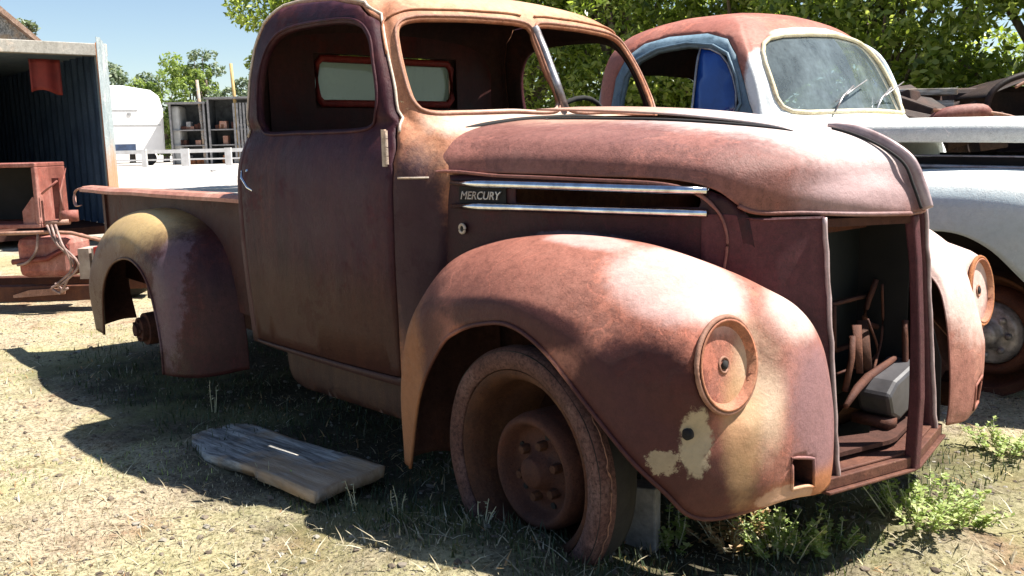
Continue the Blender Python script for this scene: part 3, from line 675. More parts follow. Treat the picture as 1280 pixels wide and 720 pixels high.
# bed
bd = MB()
for s in (-1, 1):
    bd.prism([(-3.74, .44), (-3.74, .915), (-1.835, .925), (-1.835, .42)], s * .655, s * .640)
bd.box((-1.85, -.64, .40), (-1.835, .64, .92)); bd.box((-3.72, -.64, .46), (-1.85, .64, .48))
for k in range(9): bd.box((-3.70, -.60 + k * .145, .482), (-1.86, -.50 + k * .145, .495))
bd.build('bed_box', m_bed, truck, smooth=False)
for s in (-1, 1):
    prof = [(.640, 0), (.640, .012), (.665, .022), (.715, .018), (.735, .004), (.735, -.012), (.728, -.012), (.722, .002), (.66, .006)]
    V = []; n = len(prof); xs = np.linspace(-3.90, -1.80, 24)
    for x in xs:
        w = .003 * mnoise.noise((x * 3, s, 0)); V += [(x, s * y + w, .915 + z + .004 * mnoise.noise((x * 2.2, 4, s)) + .009 * (x + 3.9) / 2.1) for y, z in prof]
    F = [(i * n + k, i * n + (k + 1) % n, (i + 1) * n + (k + 1) % n, (i + 1) * n + k) for i in range(len(xs) - 1) for k in range(n)]
    mk('bed_rail', V, F + [tuple(range(n)), tuple((len(xs) - 1) * n + k for k in range(n))], m_rail, truck, smooth=False)
    if s < 0: MB().tube([(-3.86, -.71, .93), (-3.95, -.74, .91), (-3.955, -.75, .86), (-3.90, -.76, .825), (-3.84, -.75, .83)], [.012, .010, .010, .009, .007], 7, flat=.5, samples=18).build('torn_rail_end', m_rail, truck)
for x in (-1.84, -3.70): MB().box((x - .02, -.668, .42), (x + .02, -.655, .91)).build('stake_pocket', m_bed, truck, smooth=False)
# sill skirt under the door
V, F = sheet2([(-1.55,.375),(-1.1,.385),(-.70,.395),(-.70,.235),(-1.0,.225),(-1.40,.212),(-1.50,.235),(-1.54,.30)], [], .025,
              lambda a, b: np.stack([a, -.715 + .35 * np.clip(.26 - b, 0, 1) + .25 * np.clip(-1.46 - a, 0, 1), b], 1), 1, 1, False)
F = orient(V, F, (-1.1, 0, .3)); mk('sill_skirt', V, F, rust('sill rust', ((.018, .008, .008), (.035, .015, .012), (.07, .035, .022)), off=53, streak=.9, chips=.33, chipcol=(.08, .06, .055)), truck, solid=.006)

# front wheels
def wheel(cx, s, cz, parent, tilt=0):
    c = (cx, 0, cz); ct_ = (cx - .004, 0, cz + .028); q = lambda pr: [(r, s * y) for r, y in pr]
    w = empty('wheel', (0, 0, 0)); w.parent = parent
    MB().lathe(q([(.308, .835), (.312, .80), (.310, .74), (.297, .70), (.289, .70), (.295, .74), (.299, .80), (.297, .830), (.308, .835)]), ct_, n=72, wob=.02).build('tyre_band', m_tyre, w)
    MB().lathe(q([(.318, .79), (.316, .822), (.304, .838), (.284, .840), (.260, .832), (.256, .82), (.28, .822), (.302, .812)]), ct_, n=72, wob=.012).build('side_ring', m_band, w)
    MB().lathe(q([(.297, .74), (.295, .69), (.27, .672), (.24, .672), (.22, .69)]), ct_, n=60, wob=.03).build('tyre', m_tyre, w)
    rg = [(cx + (.316 + .006 * mnoise.noise((a * 9, 1, s))) * math.cos(a), s * (.812 + .008 * mnoise.noise((a * 11, 4, s))), cz + (.316 + .006 * mnoise.noise((a * 9, 1, s))) * math.sin(a) + .028) for a in np.linspace(-.9, .75, 60)]
    MB().tube(rg, [.0010 + .0036 * abs(mnoise.noise((k * .45, 2, 2))) for k in range(60)], 5).build('torn_cord', m_bead, w)
    MB().lathe(q([(.256, .826), (.246, .828), (.228, .805), (.222, .77), (.224, .73), (.212, .70), (.20, .68), (.19, .60)]), ct_, n=60).build('rim', m_rim, w)
    h = MB().lathe(q([(.160, .66), (.161, .755), (.154, .785), (.143, .795), (.134, .792), (.124, .776), (.118, .752), (.108, .745), (.088, .750), (.062, .756), (.050, .764), (.042, .792), (.036, .799), (0, .801)]), c, n=60).build('hub', m_hub, w)
    for k in range(6):
        a = k * math.pi / 3 + .35
        MB().lathe(q([(0, .780), (.012, .779), (.014, .770), (.014, .742)]), (cx + .074 * math.cos(a), 0, cz + .074 * math.sin(a)), n=6).build('lug_nut', m_rim, w, smooth=False)
    for k in range(5):
        a = k * math.pi * .4 + .1
        MB().lathe(q([(0, .7515), (.009, .7515), (.010, .744)]), (cx + .098 * math.cos(a), 0, cz + .098 * math.sin(a)), n=12).build('hub_hole', m_dark, w, smooth=False)
    a_ = R_(-2); px_, py_ = cx, s * .78; w.rotation_euler = (0, 0, a_); w.location = (px_ - (px_ * math.cos(a_) - py_ * math.sin(a_)), py_ - (px_ * math.sin(a_) + py_ * math.cos(a_)), 0)
    return w
wheel(-.012, -1, .262, truck); wheel(-.012, 1, .262, truck)
# ---------------------------------------------------------------- ground
def gh(x, y):
    n = mnoise.noise
    h = .022 * n((x * .9, y * .9, 0)) + .011 * n((x * 3.1, y * 3.1, 2)) + .006 * n((x * 9, y * 9, 4))
    h += .150 * math.exp(-(((x - .04) / .60) ** 2 + ((y + 1.00) / .40) ** 2))          # earth banked against the sunken wheel
    h += .04 * math.exp(-(((x - .55) / .35) ** 2 + ((y - .05) / .2) ** 2))
    d = math.hypot(x + 1, y)
    return (h - .012) * (1 / (1 + max(0, d - 9) * .12))
N = 520
def stretch(t): return 4.2 * t + .0 + 500 * np.sign(t) * np.abs(t) ** 9
tt = np.linspace(-1, 1, N); gx = stretch(tt) - .6; gy = stretch(tt) - .7
V = [(x, y, gh(x, y)) for x in gx for y in gy]
F = [(i * N + j, (i + 1) * N + j, (i + 1) * N + j + 1, i * N + j + 1) for i in range(N - 1) for j in range(N - 1)]
t = NT('dry ground')
v = t.mapping(); a = t.noise(1.4, 8, .62, v); b = t.noise(22, 8, .72, v); c = t.noise(75, 5, .7, v); w_ = t.n('ShaderNodeTexVoronoi'); t.l(v, w_.inputs[0]); w_.inputs['Scale'].default_value = 42
base = t.ramp(a, [(.32, (.36, .27, .18)), (.45, (.50, .43, .30)), (.58, (.50, .46, .29)), (.70, (.62, .57, .47))])
brown = t.sstep(t.noise(2.1, 7, .65, t.mapping(loc=(4, 9, 0))), .54, .66); base = t.mix(t.math('MULTIPLY', brown, .75), base, (.34, .21, .13))
base = t.mix(1, base, t.ramp(b, [(.33, (.45, .38, .3)), (.47, (1, 1, 1)), (.7, (1.2, 1.2, 1.17))]), 'MULTIPLY')
base = t.mix(.8, base, t.ramp(c, [(.38, (.22, .18, .15)), (.47, (.95, .95, .95)), (.62, (1.35, 1.35, 1.32))]), 'MULTIPLY')
# dark humus and thin green growth under the truck, coloured to deepen its shadow
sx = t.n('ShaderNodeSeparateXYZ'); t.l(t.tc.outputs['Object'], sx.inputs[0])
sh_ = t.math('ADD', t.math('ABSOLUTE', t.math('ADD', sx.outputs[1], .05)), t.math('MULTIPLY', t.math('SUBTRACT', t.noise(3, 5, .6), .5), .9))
humus_shade = t.math('MULTIPLY', t.math('SUBTRACT', 1, t.sstep(sh_, .85, 1.35)), t.math('SUBTRACT', 1, t.sstep(t.math('ABSOLUTE', t.math('ADD', sx.outputs[0], 1.5)), 1.75, 2.6)))
base = t.mix(t.math('MULTIPLY', humus_shade, .9), base, t.mix(t.noise(14, 5, .6), (.032, .030, .022), (.075, .070, .042)))
far = t.math('SUBTRACT', 1, t.sstep(t.math('ADD', sx.outputs[0], t.math('MULTIPLY', t.math('SUBTRACT', t.noise(.4, 4, .6), .5), 4)), -13, -8.5))
base = t.mix(far, base, t.ramp(t.noise(.5, 6, .6), [(.35, (.56, .53, .47)), (.6, (.74, .71, .66))]))
n1 = t.bump(w_.outputs['Distance'], .5, .010); n2 = t.bump(b, .8, .016, n1); n3 = t.bump(c, .8, .006, n2)
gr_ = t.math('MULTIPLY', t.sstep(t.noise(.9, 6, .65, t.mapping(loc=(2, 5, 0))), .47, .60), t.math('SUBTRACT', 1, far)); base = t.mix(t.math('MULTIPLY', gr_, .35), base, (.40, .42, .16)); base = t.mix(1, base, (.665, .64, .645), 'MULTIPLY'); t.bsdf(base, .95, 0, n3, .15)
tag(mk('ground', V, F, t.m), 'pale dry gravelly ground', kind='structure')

def lab(o, l, c, g=None): return tag(o, l, c, g)
def rnd(a, b): return rng.uniform(a, b)

# dry stubble, thin grass and clods: nobody could count them
def scatter_blades(name, n, area, h, w, mat, dens_fn, label, bend=.5):
    V = []; F = []
    while n > 0:
        x, y = area(); n -= 1
        if rng.random() > dens_fn(x, y): continue
        z = gh(x, y) - .003; an = rnd(0, 6.283); L = h * rnd(.4, 1.3); ww = w * rnd(.6, 1.3); bx, by = math.cos(an) * L * bend * rnd(.3, 1.6), math.sin(an) * L * bend * rnd(.3, 1.6)
        px, py = -math.sin(an) * ww, math.cos(an) * ww; k = len(V)
        V += [(x - px, y - py, z), (x + px, y + py, z), (x + bx * .4 + px * .7, y + by * .4 + py * .7, z + L * .6), (x + bx * .4 - px * .7, y + by * .4 - py * .7, z + L * .6), (x + bx, y + by, z + L)]
        F += [(k, k + 1, k + 2, k + 3), (k + 3, k + 2, k + 4)]
    o = mk(name, V, F, mat, smooth=False); tag(o, label, name.replace('_', ' '), kind='stuff'); return o
def leafmat(name, c1, c2, c3=None, scale=9, trans=.35, rough=.55):
    t = NT(name); f = t.noise(scale, 5, .7); g = t.n('ShaderNodeNewGeometry'); r = g.outputs['Random Per Island']
    col = t.ramp(t.math('ADD', t.math('MULTIPLY', r, .6), t.math('MULTIPLY', f, .4)), [(.25, c1), (.55, c2), (.8, c3 or c2)])
    b = t.n('ShaderNodeBsdfPrincipled'); t.l(col, b.inputs['Base Color']); b.inputs['Roughness'].default_value = rough; b.inputs['Specular IOR Level'].default_value = .6
    tl = t.n('ShaderNodeBsdfTranslucent'); t.l(t.mix(1, col, (1.25, 1.3, .7), 'MULTIPLY'), tl.inputs[0])
    m = t.n('ShaderNodeMixShader'); m.inputs[0].default_value = trans; t.l(b.outputs[0], m.inputs[1]); t.l(tl.outputs[0], m.inputs[2]); t.l(m.outputs[0], t.out.inputs[0]); return t.m
m_straw = leafmat('straw', (.26, .22, .13), (.38, .34, .22), (.46, .43, .33), trans=.15, rough=.8)
m_straw2 = leafmat('lying straw', (.16, .13, .08), (.34, .29, .19), (.50, .46, .34), trans=.1, rough=.8)
m_grass = leafmat('green grass', (.018, .035, .014), (.04, .065, .025), (.09, .11, .045), trans=.3)
m_weed = leafmat('weed leaf', (.18, .26, .06), (.34, .42, .13), (.50, .55, .26), trans=.4)
m_dryweed = leafmat('dry weed', (.26, .14, .06), (.42, .26, .12), (.55, .42, .22), trans=.2)
m_stalk = leafmat('pale stalk', (.40, .38, .22), (.55, .52, .34), trans=.15)
def near_area(): # denser towards the camera
    f = rnd(.35, 6.5) ** 1.0; s = rnd(-.62, .62) * f
    return 1.715 - .753 * f + .657 * s, -2.355 + .657 * f + .754 * s
def near_camera():
    f = .9 + 5.5 * rng.random() ** 1.6; s = rnd(-.62, .62) * f
    return 1.715 - .753 * f + .657 * s, -2.355 + .657 * f + .754 * s
def hum(x, y): return 1 if abs(y + .05) < 1.05 and -3.9 < x < .6 else 0
scatter_blades('dry_stubble', 60000, near_camera, .014, .0016, m_straw, lambda x, y: (.12 + .88 * (mnoise.noise((x * 1.3, y * 1.3, 3)) > -.05)) * (1 - .7 * hum(x, y)), 'short straw coloured stubble over the gravelly ground')
scatter_blades('shade_grass', 42000, near_camera, .038, .0022, m_grass, lambda x, y: (.95 if mnoise.noise((x * 2.2, y * 2.2, 8)) > -.12 else .12) * (hum(x, y) * (1 if y > -1.4 else 0)), 'thin dark green grass growing in the shade of the truck')
scatter_blades('patchy_grass', 26000, near_camera, .020, .0018, m_weed, lambda x, y: .75 if mnoise.noise((x * .9 + 3, y * .9, 12)) > .16 and not hum(x, y) else 0, 'low yellow green grass in patches on the dry ground')
scatter_blades('dry_litter', 9000, near_camera, .026, .0024, m_straw2, lambda x, y: .8 if mnoise.noise((x * 1.7, y * 1.7, 21)) > -.1 else .15, 'dry straw litter lying on the ground', bend=2.6)
scatter_blades('brown_litter', 5000, near_camera, .020, .003, m_dryweed, lambda x, y: .8 if mnoise.noise((x * 1.3, y * 1.3, 31)) > .1 else .1, 'brown dead leaf litter lying on the ground', bend=2.2)
# clods and pebbles
V = []; F = []
ico = [(0, 0, 1), (.89, 0, .45), (.28, .85, .45), (-.72, .53, .45), (-.72, -.53, .45), (.28, -.85, .45), (.72, .53, -.3), (-.28, .85, -.3), (-.89, 0, -.3), (-.28, -.85, -.3), (.72, -.53, -.3)]
icf = [(0, 1, 2), (0, 2, 3), (0, 3, 4), (0, 4, 5), (0, 5, 1), (1, 6, 2), (2, 6, 7), (2, 7, 3), (3, 7, 8), (3, 8, 4), (4, 8, 9), (4, 9, 5), (5, 9, 10), (5, 10, 1), (1, 10, 6)]
for _ in range(8000):
    x, y = near_camera(); r = .0035 + .011 * rng.random() ** 5; z = gh(x, y); k = len(V); an = rnd(0, 6); ca, sa = math.cos(an), math.sin(an)
    e = [rnd(.6, 1.3) for _ in ico]; V += [(x + r * q * (p[0] * ca - p[1] * sa) * 1.3, y + r * q * (p[0] * sa + p[1] * ca), z + r * q * p[2] * .7) for p, q in zip(ico, e)]; F += [tuple(i + k for i in f) for f in icf]
tag(mk('gravel', V, F, leafmat('clods', (.07, .05, .035), (.14, .11, .08), (.26, .24, .20), trans=0, rough=.95), smooth=False), 'loose gravel and small clods scattered over the dry ground', 'gravel', kind='stuff')

# weeds one can point at
def weed(x, y, h, n, spread, mat, label, grp='weeds at the front of the truck', stalky=False):
    w = empty('weed', (x, y, gh(x, y) - .004)); tag(w, label, 'weed', grp); st = MB(); V = []; F = []
    for i in range(n):
        an = rnd(0, 6.283); L = h * rnd(.55, 1.15); ex = spread * rng.random() ** .7; ox, oy = math.cos(an) * ex * .5, math.sin(an) * ex * .5
        P = [(ox, oy, 0), (ox + math.cos(an) * ex * .3, oy + math.sin(an) * ex * .3, L * .55), (ox + math.cos(an) * ex * .6 + rnd(-.02, .02), oy + math.sin(an) * ex * .6, L)]
        st.tube(P, [.0022, .0016, .0008], 4)
        for q in range(5 if stalky else 26):
            f = rnd(.15, 1.0); a = np.array(P[0]) * (1 - f) ** 2 + 2 * f * (1 - f) * np.array(P[1]) + f * f * np.array(P[2]); l = (.012 if stalky else .017) * rnd(.5, 1.3)
            b = rnd(0, 6.283); d = np.array((math.cos(b), math.sin(b), rnd(-.2, .7))) * l; s_ = np.array((-math.sin(b), math.cos(b), rnd(-.3, .3))) * l * .36; k = len(V)
            V += [tuple(a), tuple(a + d * .5 + s_), tuple(a + d), tuple(a + d * .5 - s_)]; F += [(k, k + 1, k + 2, k + 3)]
    st.build('stem', m_stalk, w, smooth=False); mk('leaves', V, F, mat, w, smooth=False)
for a in [(.40, -.25, .12, 34, .15, m_weed, 'bright green bushy weed under the bracket slot of the rusty front fender'),
          (.28, -.30, .10, 22, .14, m_dryweed, 'reddish dry weed clump left of the bushy green weed below the fender'),
          (.50, -.16, .07, 14, .10, m_weed, 'small green weed between the two biggest weeds below the truck front'),
          (.60, .14, .12, 40, .17, m_weed, 'widest bright green weed below the apron corner of the open grille'),
          (.66, .26, .09, 20, .12, m_weed, 'low green weed at the right edge of the truck front shadow'),
          (.18, -.45, .09, 14, .10, m_weed, 'sparse green weed beside the grey block behind the front wheel'),
          (.48, 1.02, .09, 26, .14, m_weed, 'green weed at the right edge of the ground beyond the far fender')]: weed(*a)
for a in [(-.60, -.98, .09, 3, .05, m_stalk, 'pale stalk weed standing at the shadow edge right of the plank'),
          (-.42, -.95, .08, 3, .05, m_stalk, 'pale forked stalk weed at the shadow edge left of the front wheel'),
          (-.10, -.90, .07, 3, .06, m_stalk, 'pale stalk weed in front of the front wheel'),
          (-1.10, -1.02, .09, 3, .05, m_stalk, 'pale stalk weed at the shadow edge below the plank end'),
          (-2.08, -.80, .14, 4, .05, m_stalk, 'tall pale stalk weed under the rear fender'),
          (-1.02, -.96, .07, 4, .06, m_weed, 'small green stalk weed touching the lit end of the plank')]: weed(*a, grp='pale weed stalks along the shadow edge', stalky=True)

# weathered plank on the ground
t = NT('weathered wood'); v = t.mapping(scale=(1.2, 14, 8)); a = t.noise(3, 9, .7, v, .4); col = t.ramp(a, [(.36, (.07, .065, .06)), (.5, (.26, .25, .235)), (.64, (.52, .50, .46))])
end = t.sstep(t.noise(3.5, 5, .6), .45, .62); col = t.mix(t.math('MULTIPLY', end, .7), col, (.46, .30, .17)); t.bsdf(col, .85, 0, t.bump(a, .8, .010), .2); m_wood = t.m
PL = [(-1.85, -1.0), (-1.88, -.90), (-1.87, -.80), (-1.82, -.775), (-1.5, -.772), (-1.15, -.768), (-.80, -.765), (-.79, -.90), (-.76, -1.05), (-.98, -1.055), (-1.30, -1.072), (-1.52, -1.085), (-1.72, -1.055)]
PL = [(x + 1.25, y + .85) for x, y in PL]
def plank(u, v): return np.stack([u, v, .060 + .075 * u + .010 * np.array([mnoise.noise((a * 3, b * 22, 1)) for a, b in zip(u, v)]) ], 1)
V, F = sheet2(PL, [], .018, plank, 1, 1, False); F = orient(V, F, (0, 0, -5))
o = mk('plank', V, F, m_wood, solid=.038); o.location = (-1.22, -.85, -.018); lab(o, 'broad weathered wooden plank lying on the ground between the two near fenders', 'plank')
autosmooth(o)
# block behind the wheel
o = MB().box((-.045, -.035, -.03), (.045, .035, .20)).build('support_block', simple('old concrete', (.26, .24, .22), (.14, .13, .12), 20, .9, bump=.5), bevel=.006, smooth=False); o.location = (.135, -.52, 0); o.rotation_euler = (0, 0, .5)
lab(o, 'grey upright block propping the chassis just behind the front wheel', 'block')

# ---------------------------------------------------------------- second wreck: white and red cab behind
car = empty('wrecked_white_pickup', (-.03, 2.41, 0), 0, 'old truck with faded red roof, white pillars and dusty windshield parked behind the rusty pickup', 'truck')
def rows2():
    T = [(.45, -.60, -.62, -.60, -.66, -.74, -.80, -.77, .78, -2.18), (.90, -.55, -.60, -.62, -.66, -.76, -.80, -.79, .80, -2.22), (1.10, -.52, -.64, -.60, -.72, -.735, -.84, -.775, .79, -2.22),
         (1.18, -.64, -.76, -.62, -.83, -.72, -.90, -.765, .78, -2.22), (1.24, -.74, -.87, -.635, -.92, -.70, -.98, -.75, .765, -2.21), (1.40, -.82, -.95, -.62, -.985, -.685, -1.04, -.725, .74, -2.20),
         (1.55, -.90, -1.03, -.60, -1.06, -.66, -1.11, -.70, .715, -2.18), (1.65, -.97, -1.10, -.55, -1.13, -.61, -1.18, -.65, .67, -2.15), (1.73, -1.06, -1.18, -.46, -1.21, -.52, -1.27, -.56, .58, -2.10),
         (1.79, -1.20, -1.30, -.33, -1.33, -.38, -1.40, -.42, .44, -2.02), (1.83, -1.38, -1.44, -.17, -1.46, -.20, -1.52, -.22, .24, -1.95), (1.845, -1.5, -1.52, -.001, -1.55, -.001, -1.6, -.001, .001, -1.85)]
    R = []
    for z, x0, x2, y2, x3, y3, x4, y4, w, xb in T:
        c = min(1, w / .3); v = x2 - x0
        R.append([(x0, 0, z), (x0 + v * .35, y2 * .55, z), (x2, y2, z), (x3, y3, z), (x4, y4, z), (.6 * x4 + .4 * xb, -w - .012 * c, z), (xb + .25 * c, -w, z), (xb + .07 * c, -w + .09 * c, z), (xb, -w + .28 * c, z), (xb - .03 * c, -w * .4, z), (xb - .035 * c, 0, z)])
    return R
c2 = Surf(rows2())
WS2 = [(-.02, 1.255), (-.30, 1.250), (-.50, 1.246), (-.59, 1.252), (-.632, 1.275), (-.642, 1.32), (-.638, 1.38), (-.622, 1.50), (-.60, 1.56), (-.56, 1.605), (-.50, 1.635), (-.40, 1.655), (-.20, 1.668), (-.02, 1.674)]
D2 = [(-1.0, 1.10), (-.955, 1.20), (-1.01, 1.30), (-1.06, 1.42), (-1.12, 1.55), (-1.20, 1.64), (-1.35, 1.685), (-1.60, 1.69), (-1.76, 1.665), (-1.86, 1.60), (-1.93, 1.48), (-1.95, 1.30), (-1.95, .5), (-1.0, .5)]
W2 = [(-1.10, 1.215), (-1.07, 1.30), (-1.115, 1.44), (-1.18, 1.55), (-1.28, 1.60), (-1.45, 1.625), (-1.64, 1.61), (-1.76, 1.565), (-1.84, 1.48), (-1.865, 1.36), (-1.865, 1.22)]
s2 = lambda poly: c2.find(poly, XZ, ur=(0, 9.5), vr=(3.2, 7.2)); f2 = lambda poly: c2.find(poly, YZ, ur=(3.5, 9), vr=(0, 3.4))
wsu = f2(dens(np.array(WS2), .05, False))
# the windshield opening crosses the centre line: the outline runs round it
wl = [p for p in wsu]; i0 = 0
wl[0] = (wl[0][0], 0); last = len(dens(np.array(WS2), .05, False)) - 1
topi = max(range(len(wl)), key=lambda i: wl[i][0] - 50 * (wl[i][1] > .12)); path = wl[:topi + 1]; path[-1] = (path[-1][0], 0)
m_c2 = rust('faded red roof', ((.22, .075, .055), (.33, .125, .095), (.42, .22, .18)), patches=[
    ((-.93, -.64, 1.40), (.14, .17, .36), (.72, .76, .76), .35, .12, 1), ((-.93, .64, 1.40), (.14, .17, .36), (.72, .76, .76), .35, .12, 1),
    ((-.70, 0, 1.16), (.35, .9, .13), (.72, .68, .58), .4, .15, 1), ((-.98, -.2, 1.675), (.11, .55, .045), (.74, .74, .70), .4, .15, 1), ((-.70, .1, 1.20), (.16, .26, .05), (.50, .46, .10), 1.0, .12, .9),
    ((-2.22, 0, 1.15), (.24, 1.2, .42), (.14, .21, .27), .2, .1, 1), ((-1.0, 0, .62), (1.3, 1.3, .62), (.66, .68, .66), .1, .1, 1)], off=61, rough=(.45, .7), streak=.1, speck=.25)
V, F = sheet2([(0, 0)] + path[:1] + path[1:] + [(11, 0), (11, 5), (11, 10), (7, 10), (5.9, 10), (5.85, 9), (5.6, 8.4), (4.2, 8.35), (3.9, 9), (3.9, 10), (2, 10), (0, 10), (0, 5)], [s2(dens(np.array(D2), .05, False))], .034, lambda a, b: c2(a, b), .12, .33, False, False)
F = orient(V, F, (-1.6, 0, 1.0)); Vm, Fm = mirrored(V, F)
mk('cab_body', V + Vm, F + [tuple(i + len(V) for i in f) for f in Fm], m_c2, car, solid=.018, weld=True, inner=m_inner)
m_blue = rust('blue grey door paint', ((.08, .13, .17), (.13, .20, .26), (.22, .30, .36)), off=63, speck=.2, streak=.2, rough=(.4, .6), chips=.27, chipcol=(.3, .12, .07))
for s in (-1, 1):
    V, F = sheet2(s2(dens(grow(D2, -.004), .05, False)), [s2(dens(np.array(W2), .05, False))], .034, lambda a, b: c2(a, b), .12, .33, False, False)
    F = orient(V, F, (-1.6, 0, 1.0))
    if s > 0: V, F = mirrored(V, F)
    d = mk('door', V, F, m_blue, car, solid=.03, inner=m_inner)
    q = c2(*np.array(s2(dens(grow(W2, .012), .05, False))).T); q[:, 1] = (q[:, 1] - .006) * (-s)
    if s > 0: q[:, 1] = np.abs(q[:, 1])
    MB().tube(q, .008, 6, closed=True).build('window_lip', m_blue, d)
    # quarter vent with deep blue glass
    if s < 0:
        vt = [(-1.36, 1.222), (-1.20, 1.222), (-1.12, 1.235), (-1.09, 1.28), (-1.10, 1.36), (-1.13, 1.44), (-1.17, 1.51), (-1.22, 1.56), (-1.29, 1.592), (-1.36, 1.603)]
        q = c2(*np.array(s2(dens(np.array(vt), .05, False))).T); q[:, 1] += .012
        MB().tube(q, .007, 6, closed=True).build('vent_frame', m_dullsteel, d)
        V, F = sheet2(s2(dens(np.array(vt), .05, False)), [], .04, lambda a, b: c2(a, b) + np.array([0, .016, 0]), .12, .33, False)
        mk('vent_glass', V, F, simple('deep blue glass', (.014, .075, .34), (.008, .035, .18), 2.2, .10, 0, bump=0, spec=.8), d, solid=.004)
# windshield glass and seal
Pw = c2(*np.array(path).T); half = Pw; full = np.concatenate([half, (half * [1, -1, 1])[::-1][1:-1]])
MB().tube(full + [.004, 0, .0], .013, 8, closed=True).build('windshield_seal', rust('seal', ((.40, .33, .18), (.58, .52, .36), (.7, .67, .55)), off=65, scale=12, chips=.35, chipcol=(.12, .1, .08)), car)
MB().tube(full * [1, 1.07, 1] + [.0, 0, .03 * 0], .010, 8, closed=True).build('windshield_trim', m_bead, car) if False else None
V, F = sheet2([p for p in path] , [], .04, lambda a, b: c2(a, b) - np.array([.010, 0, 0]), .12, .33, False); Vm, Fm = mirrored(V, F)
mk('windshield_glass', V + Vm, F + [tuple(i + len(V) for i in f) for f in Fm], dirty_glass('dusty windshield', (.42, .52, .56), .34, (.42, .58, .66), .06, True), car, weld=True)
wp = MB()
for y0 in (-.30, .12): wp.tube([(-.76, y0 - .05, 1.25), (-.79, y0 + .08, 1.33), (-.80, y0 + .20, 1.385)], .006, 6); wp.tube([(-.785, y0 + .0, 1.30), (-.80, y0 + .34, 1.42)], .004, 5)
wp.build('wiper', m_dullsteel, car)
ib = MB().box((-2.15, -.70, .45), (-.66, .70, .48)).box((-2.12, -.62, .5), (-2.0, .62, 1.14)).box((-2.1, -.62, .5), (-1.65, .62, .78)).box((-.85, -.66, 1.04), (-.66, .66, 1.12)); ib.build('cab_interior', m_inner, car, smooth=False)
hl = MB().box((-2.0, -.50, 1.705), (-1.30, .50, 1.715)).prism([(-2.10, 1.36), (-2.10, 1.58), (-2.0, 1.62), (-1.45, 1.66), (-1.42, 1.50), (-1.75, 1.36)], .60, .612); hl.build('torn_headliner', m_inner, car, smooth=False)
# front end of the second truck
F2 = []
for x, zt, yo, zl in ((-.72, .93, -.78, .46), (-.55, .945, -.80, .50), (-.34, .96, -.82, .60), (-.16, .968, -.83, .688), (.05, .972, -.835, .715), (.22, .968, -.835, .655), (.40, .955, -.83, .50), (.62, .93, -.80, .36), (.85, .86, -.72, .32), (1.02, .72, -.60, .32), (1.08, .50, -.5, .34)):
    F2.append([(x, -.30, zt - .05), (x, -.40, zt - .01), (x, -.56, zt), (x, yo + .10, zt - .035), (x, yo + .02, zt - .11), (x, yo, max(zl + .02, zt - .20)), (x, yo - .002, zl)])
ff = Surf(F2)
m_white = rust('chalky white paint', ((.56, .62, .62), (.68, .72, .70), (.76, .76, .72)), off=67, speck=.15, streak=.05, rough=(.4, .6), chips=.30, chipcol=(.30, .16, .09), patches=[
    ((-.1, -.84, .80), (.8, .10, .11), (.46, .57, .61), .4, .35, .8), ((.4, -.84, .60), (.4, .10, .18), (.40, .50, .54), .4, .35, .8)])  # blue grey patches put the fender side's shade into the white paint
for s in (-1, 1):
    V, F = grid(lambda a, b: ff(a, b), 0, 10, 0, 6, 70, 30); F = orient(V, F, (.1, -.3, .5))
    if s > 0: V, F = mirrored(V, F)
    mk('front_fender', V, F, m_white, car, solid=.006)
hs = []
for x, w, z in ((-.70, .60, 1.19), (-.3, .57, 1.185), (.2, .53, 1.175), (.6, .47, 1.155), (.85, .40, 1.11), (1.0, .30, 1.0)):
    hs.append([(x, -w, z - .095), (x, -w - .004, z - .05), (x, -w + .02, z - .012), (x, -w + .10, z + .006), (x, -w * .5, z + .016), (x, 0, z + .02)])
hS = Surf(hs); V, F = grid(lambda a, b: hS(a, b), 0, 5, 0, 5, 50, 24); F = orient(V, F, (.1, 0, .6)); Vm, Fm = mirrored(V, F)
mk('hood', V + Vm, F + [tuple(i + len(V) for i in f) for f in Fm], m_white, car, solid=.006, weld=True)
ei = MB().box((-.62, -.40, .40), (.80, .40, 1.00)); 
for s in (-1, 1): ei.box((-.60, s * .47 - .004, .62), (.90, s * .47 + .004, 1.02))
ei.build('engine_bay', m_dark, car, smooth=False)
MB().tube([(-.6, -.545, 1.035), (.2, -.52, 1.022), (.8, -.45, 1.0)], .005, 6).tube([(-.6, -.56, .99), (.2, -.54, .975), (.8, -.46, .96)], .009, 6).build('hood_support_rail', m_dullsteel, car)
MB().box((-3.4, -.45, .30), (.95, -.38, .42)).box((-3.4, .38, .30), (.95, .45, .42)).box((.08, -.62, .22), (.18, .62, .29)).build('chassis_frame', m_under, car, smooth=False)
for s in (-1, 1):
    c = (.16, 0, .262); q = lambda pr: [(r, s * (y - .0)) for r, y in pr]; w = empty('wheel'); w.parent = car
    MB().lathe(q([(.27, .70), (.275, .66), (.26, .64), (.245, .645), (.235, .62), (.225, .56), (.20, .54)]), c, n=56).build('rim', m_rim, w)
    MB().lathe(q([(.275, .66), (.27, .52), (.24, .50)]), c, n=56).build('rim_barrel', m_under, w)
    MB().lathe(q([(.20, .55), (.19, .60), (.165, .625), (.145, .62), (.14, .60)]), c, n=48).build('brake_drum', m_hub, w)
    hb = MB().lathe(q([(.14, .60), (.13, .64), (.115, .65), (.075, .648), (.06, .66), (.055, .69), (.045, .70), (0, .70)]), c, n=40)
    for k in range(8):
        a = k * math.pi / 4; hb.lathe(q([(0, .668), (.014, .667), (.015, .645)]), (.16 + .093 * math.cos(a), 0, .262 + .093 * math.sin(a)), n=8)
    hb.build('hub', simple('dusty hub metal', (.40, .37, .37), (.08, .07, .07), 16, .45, .4, bump=.4), w)
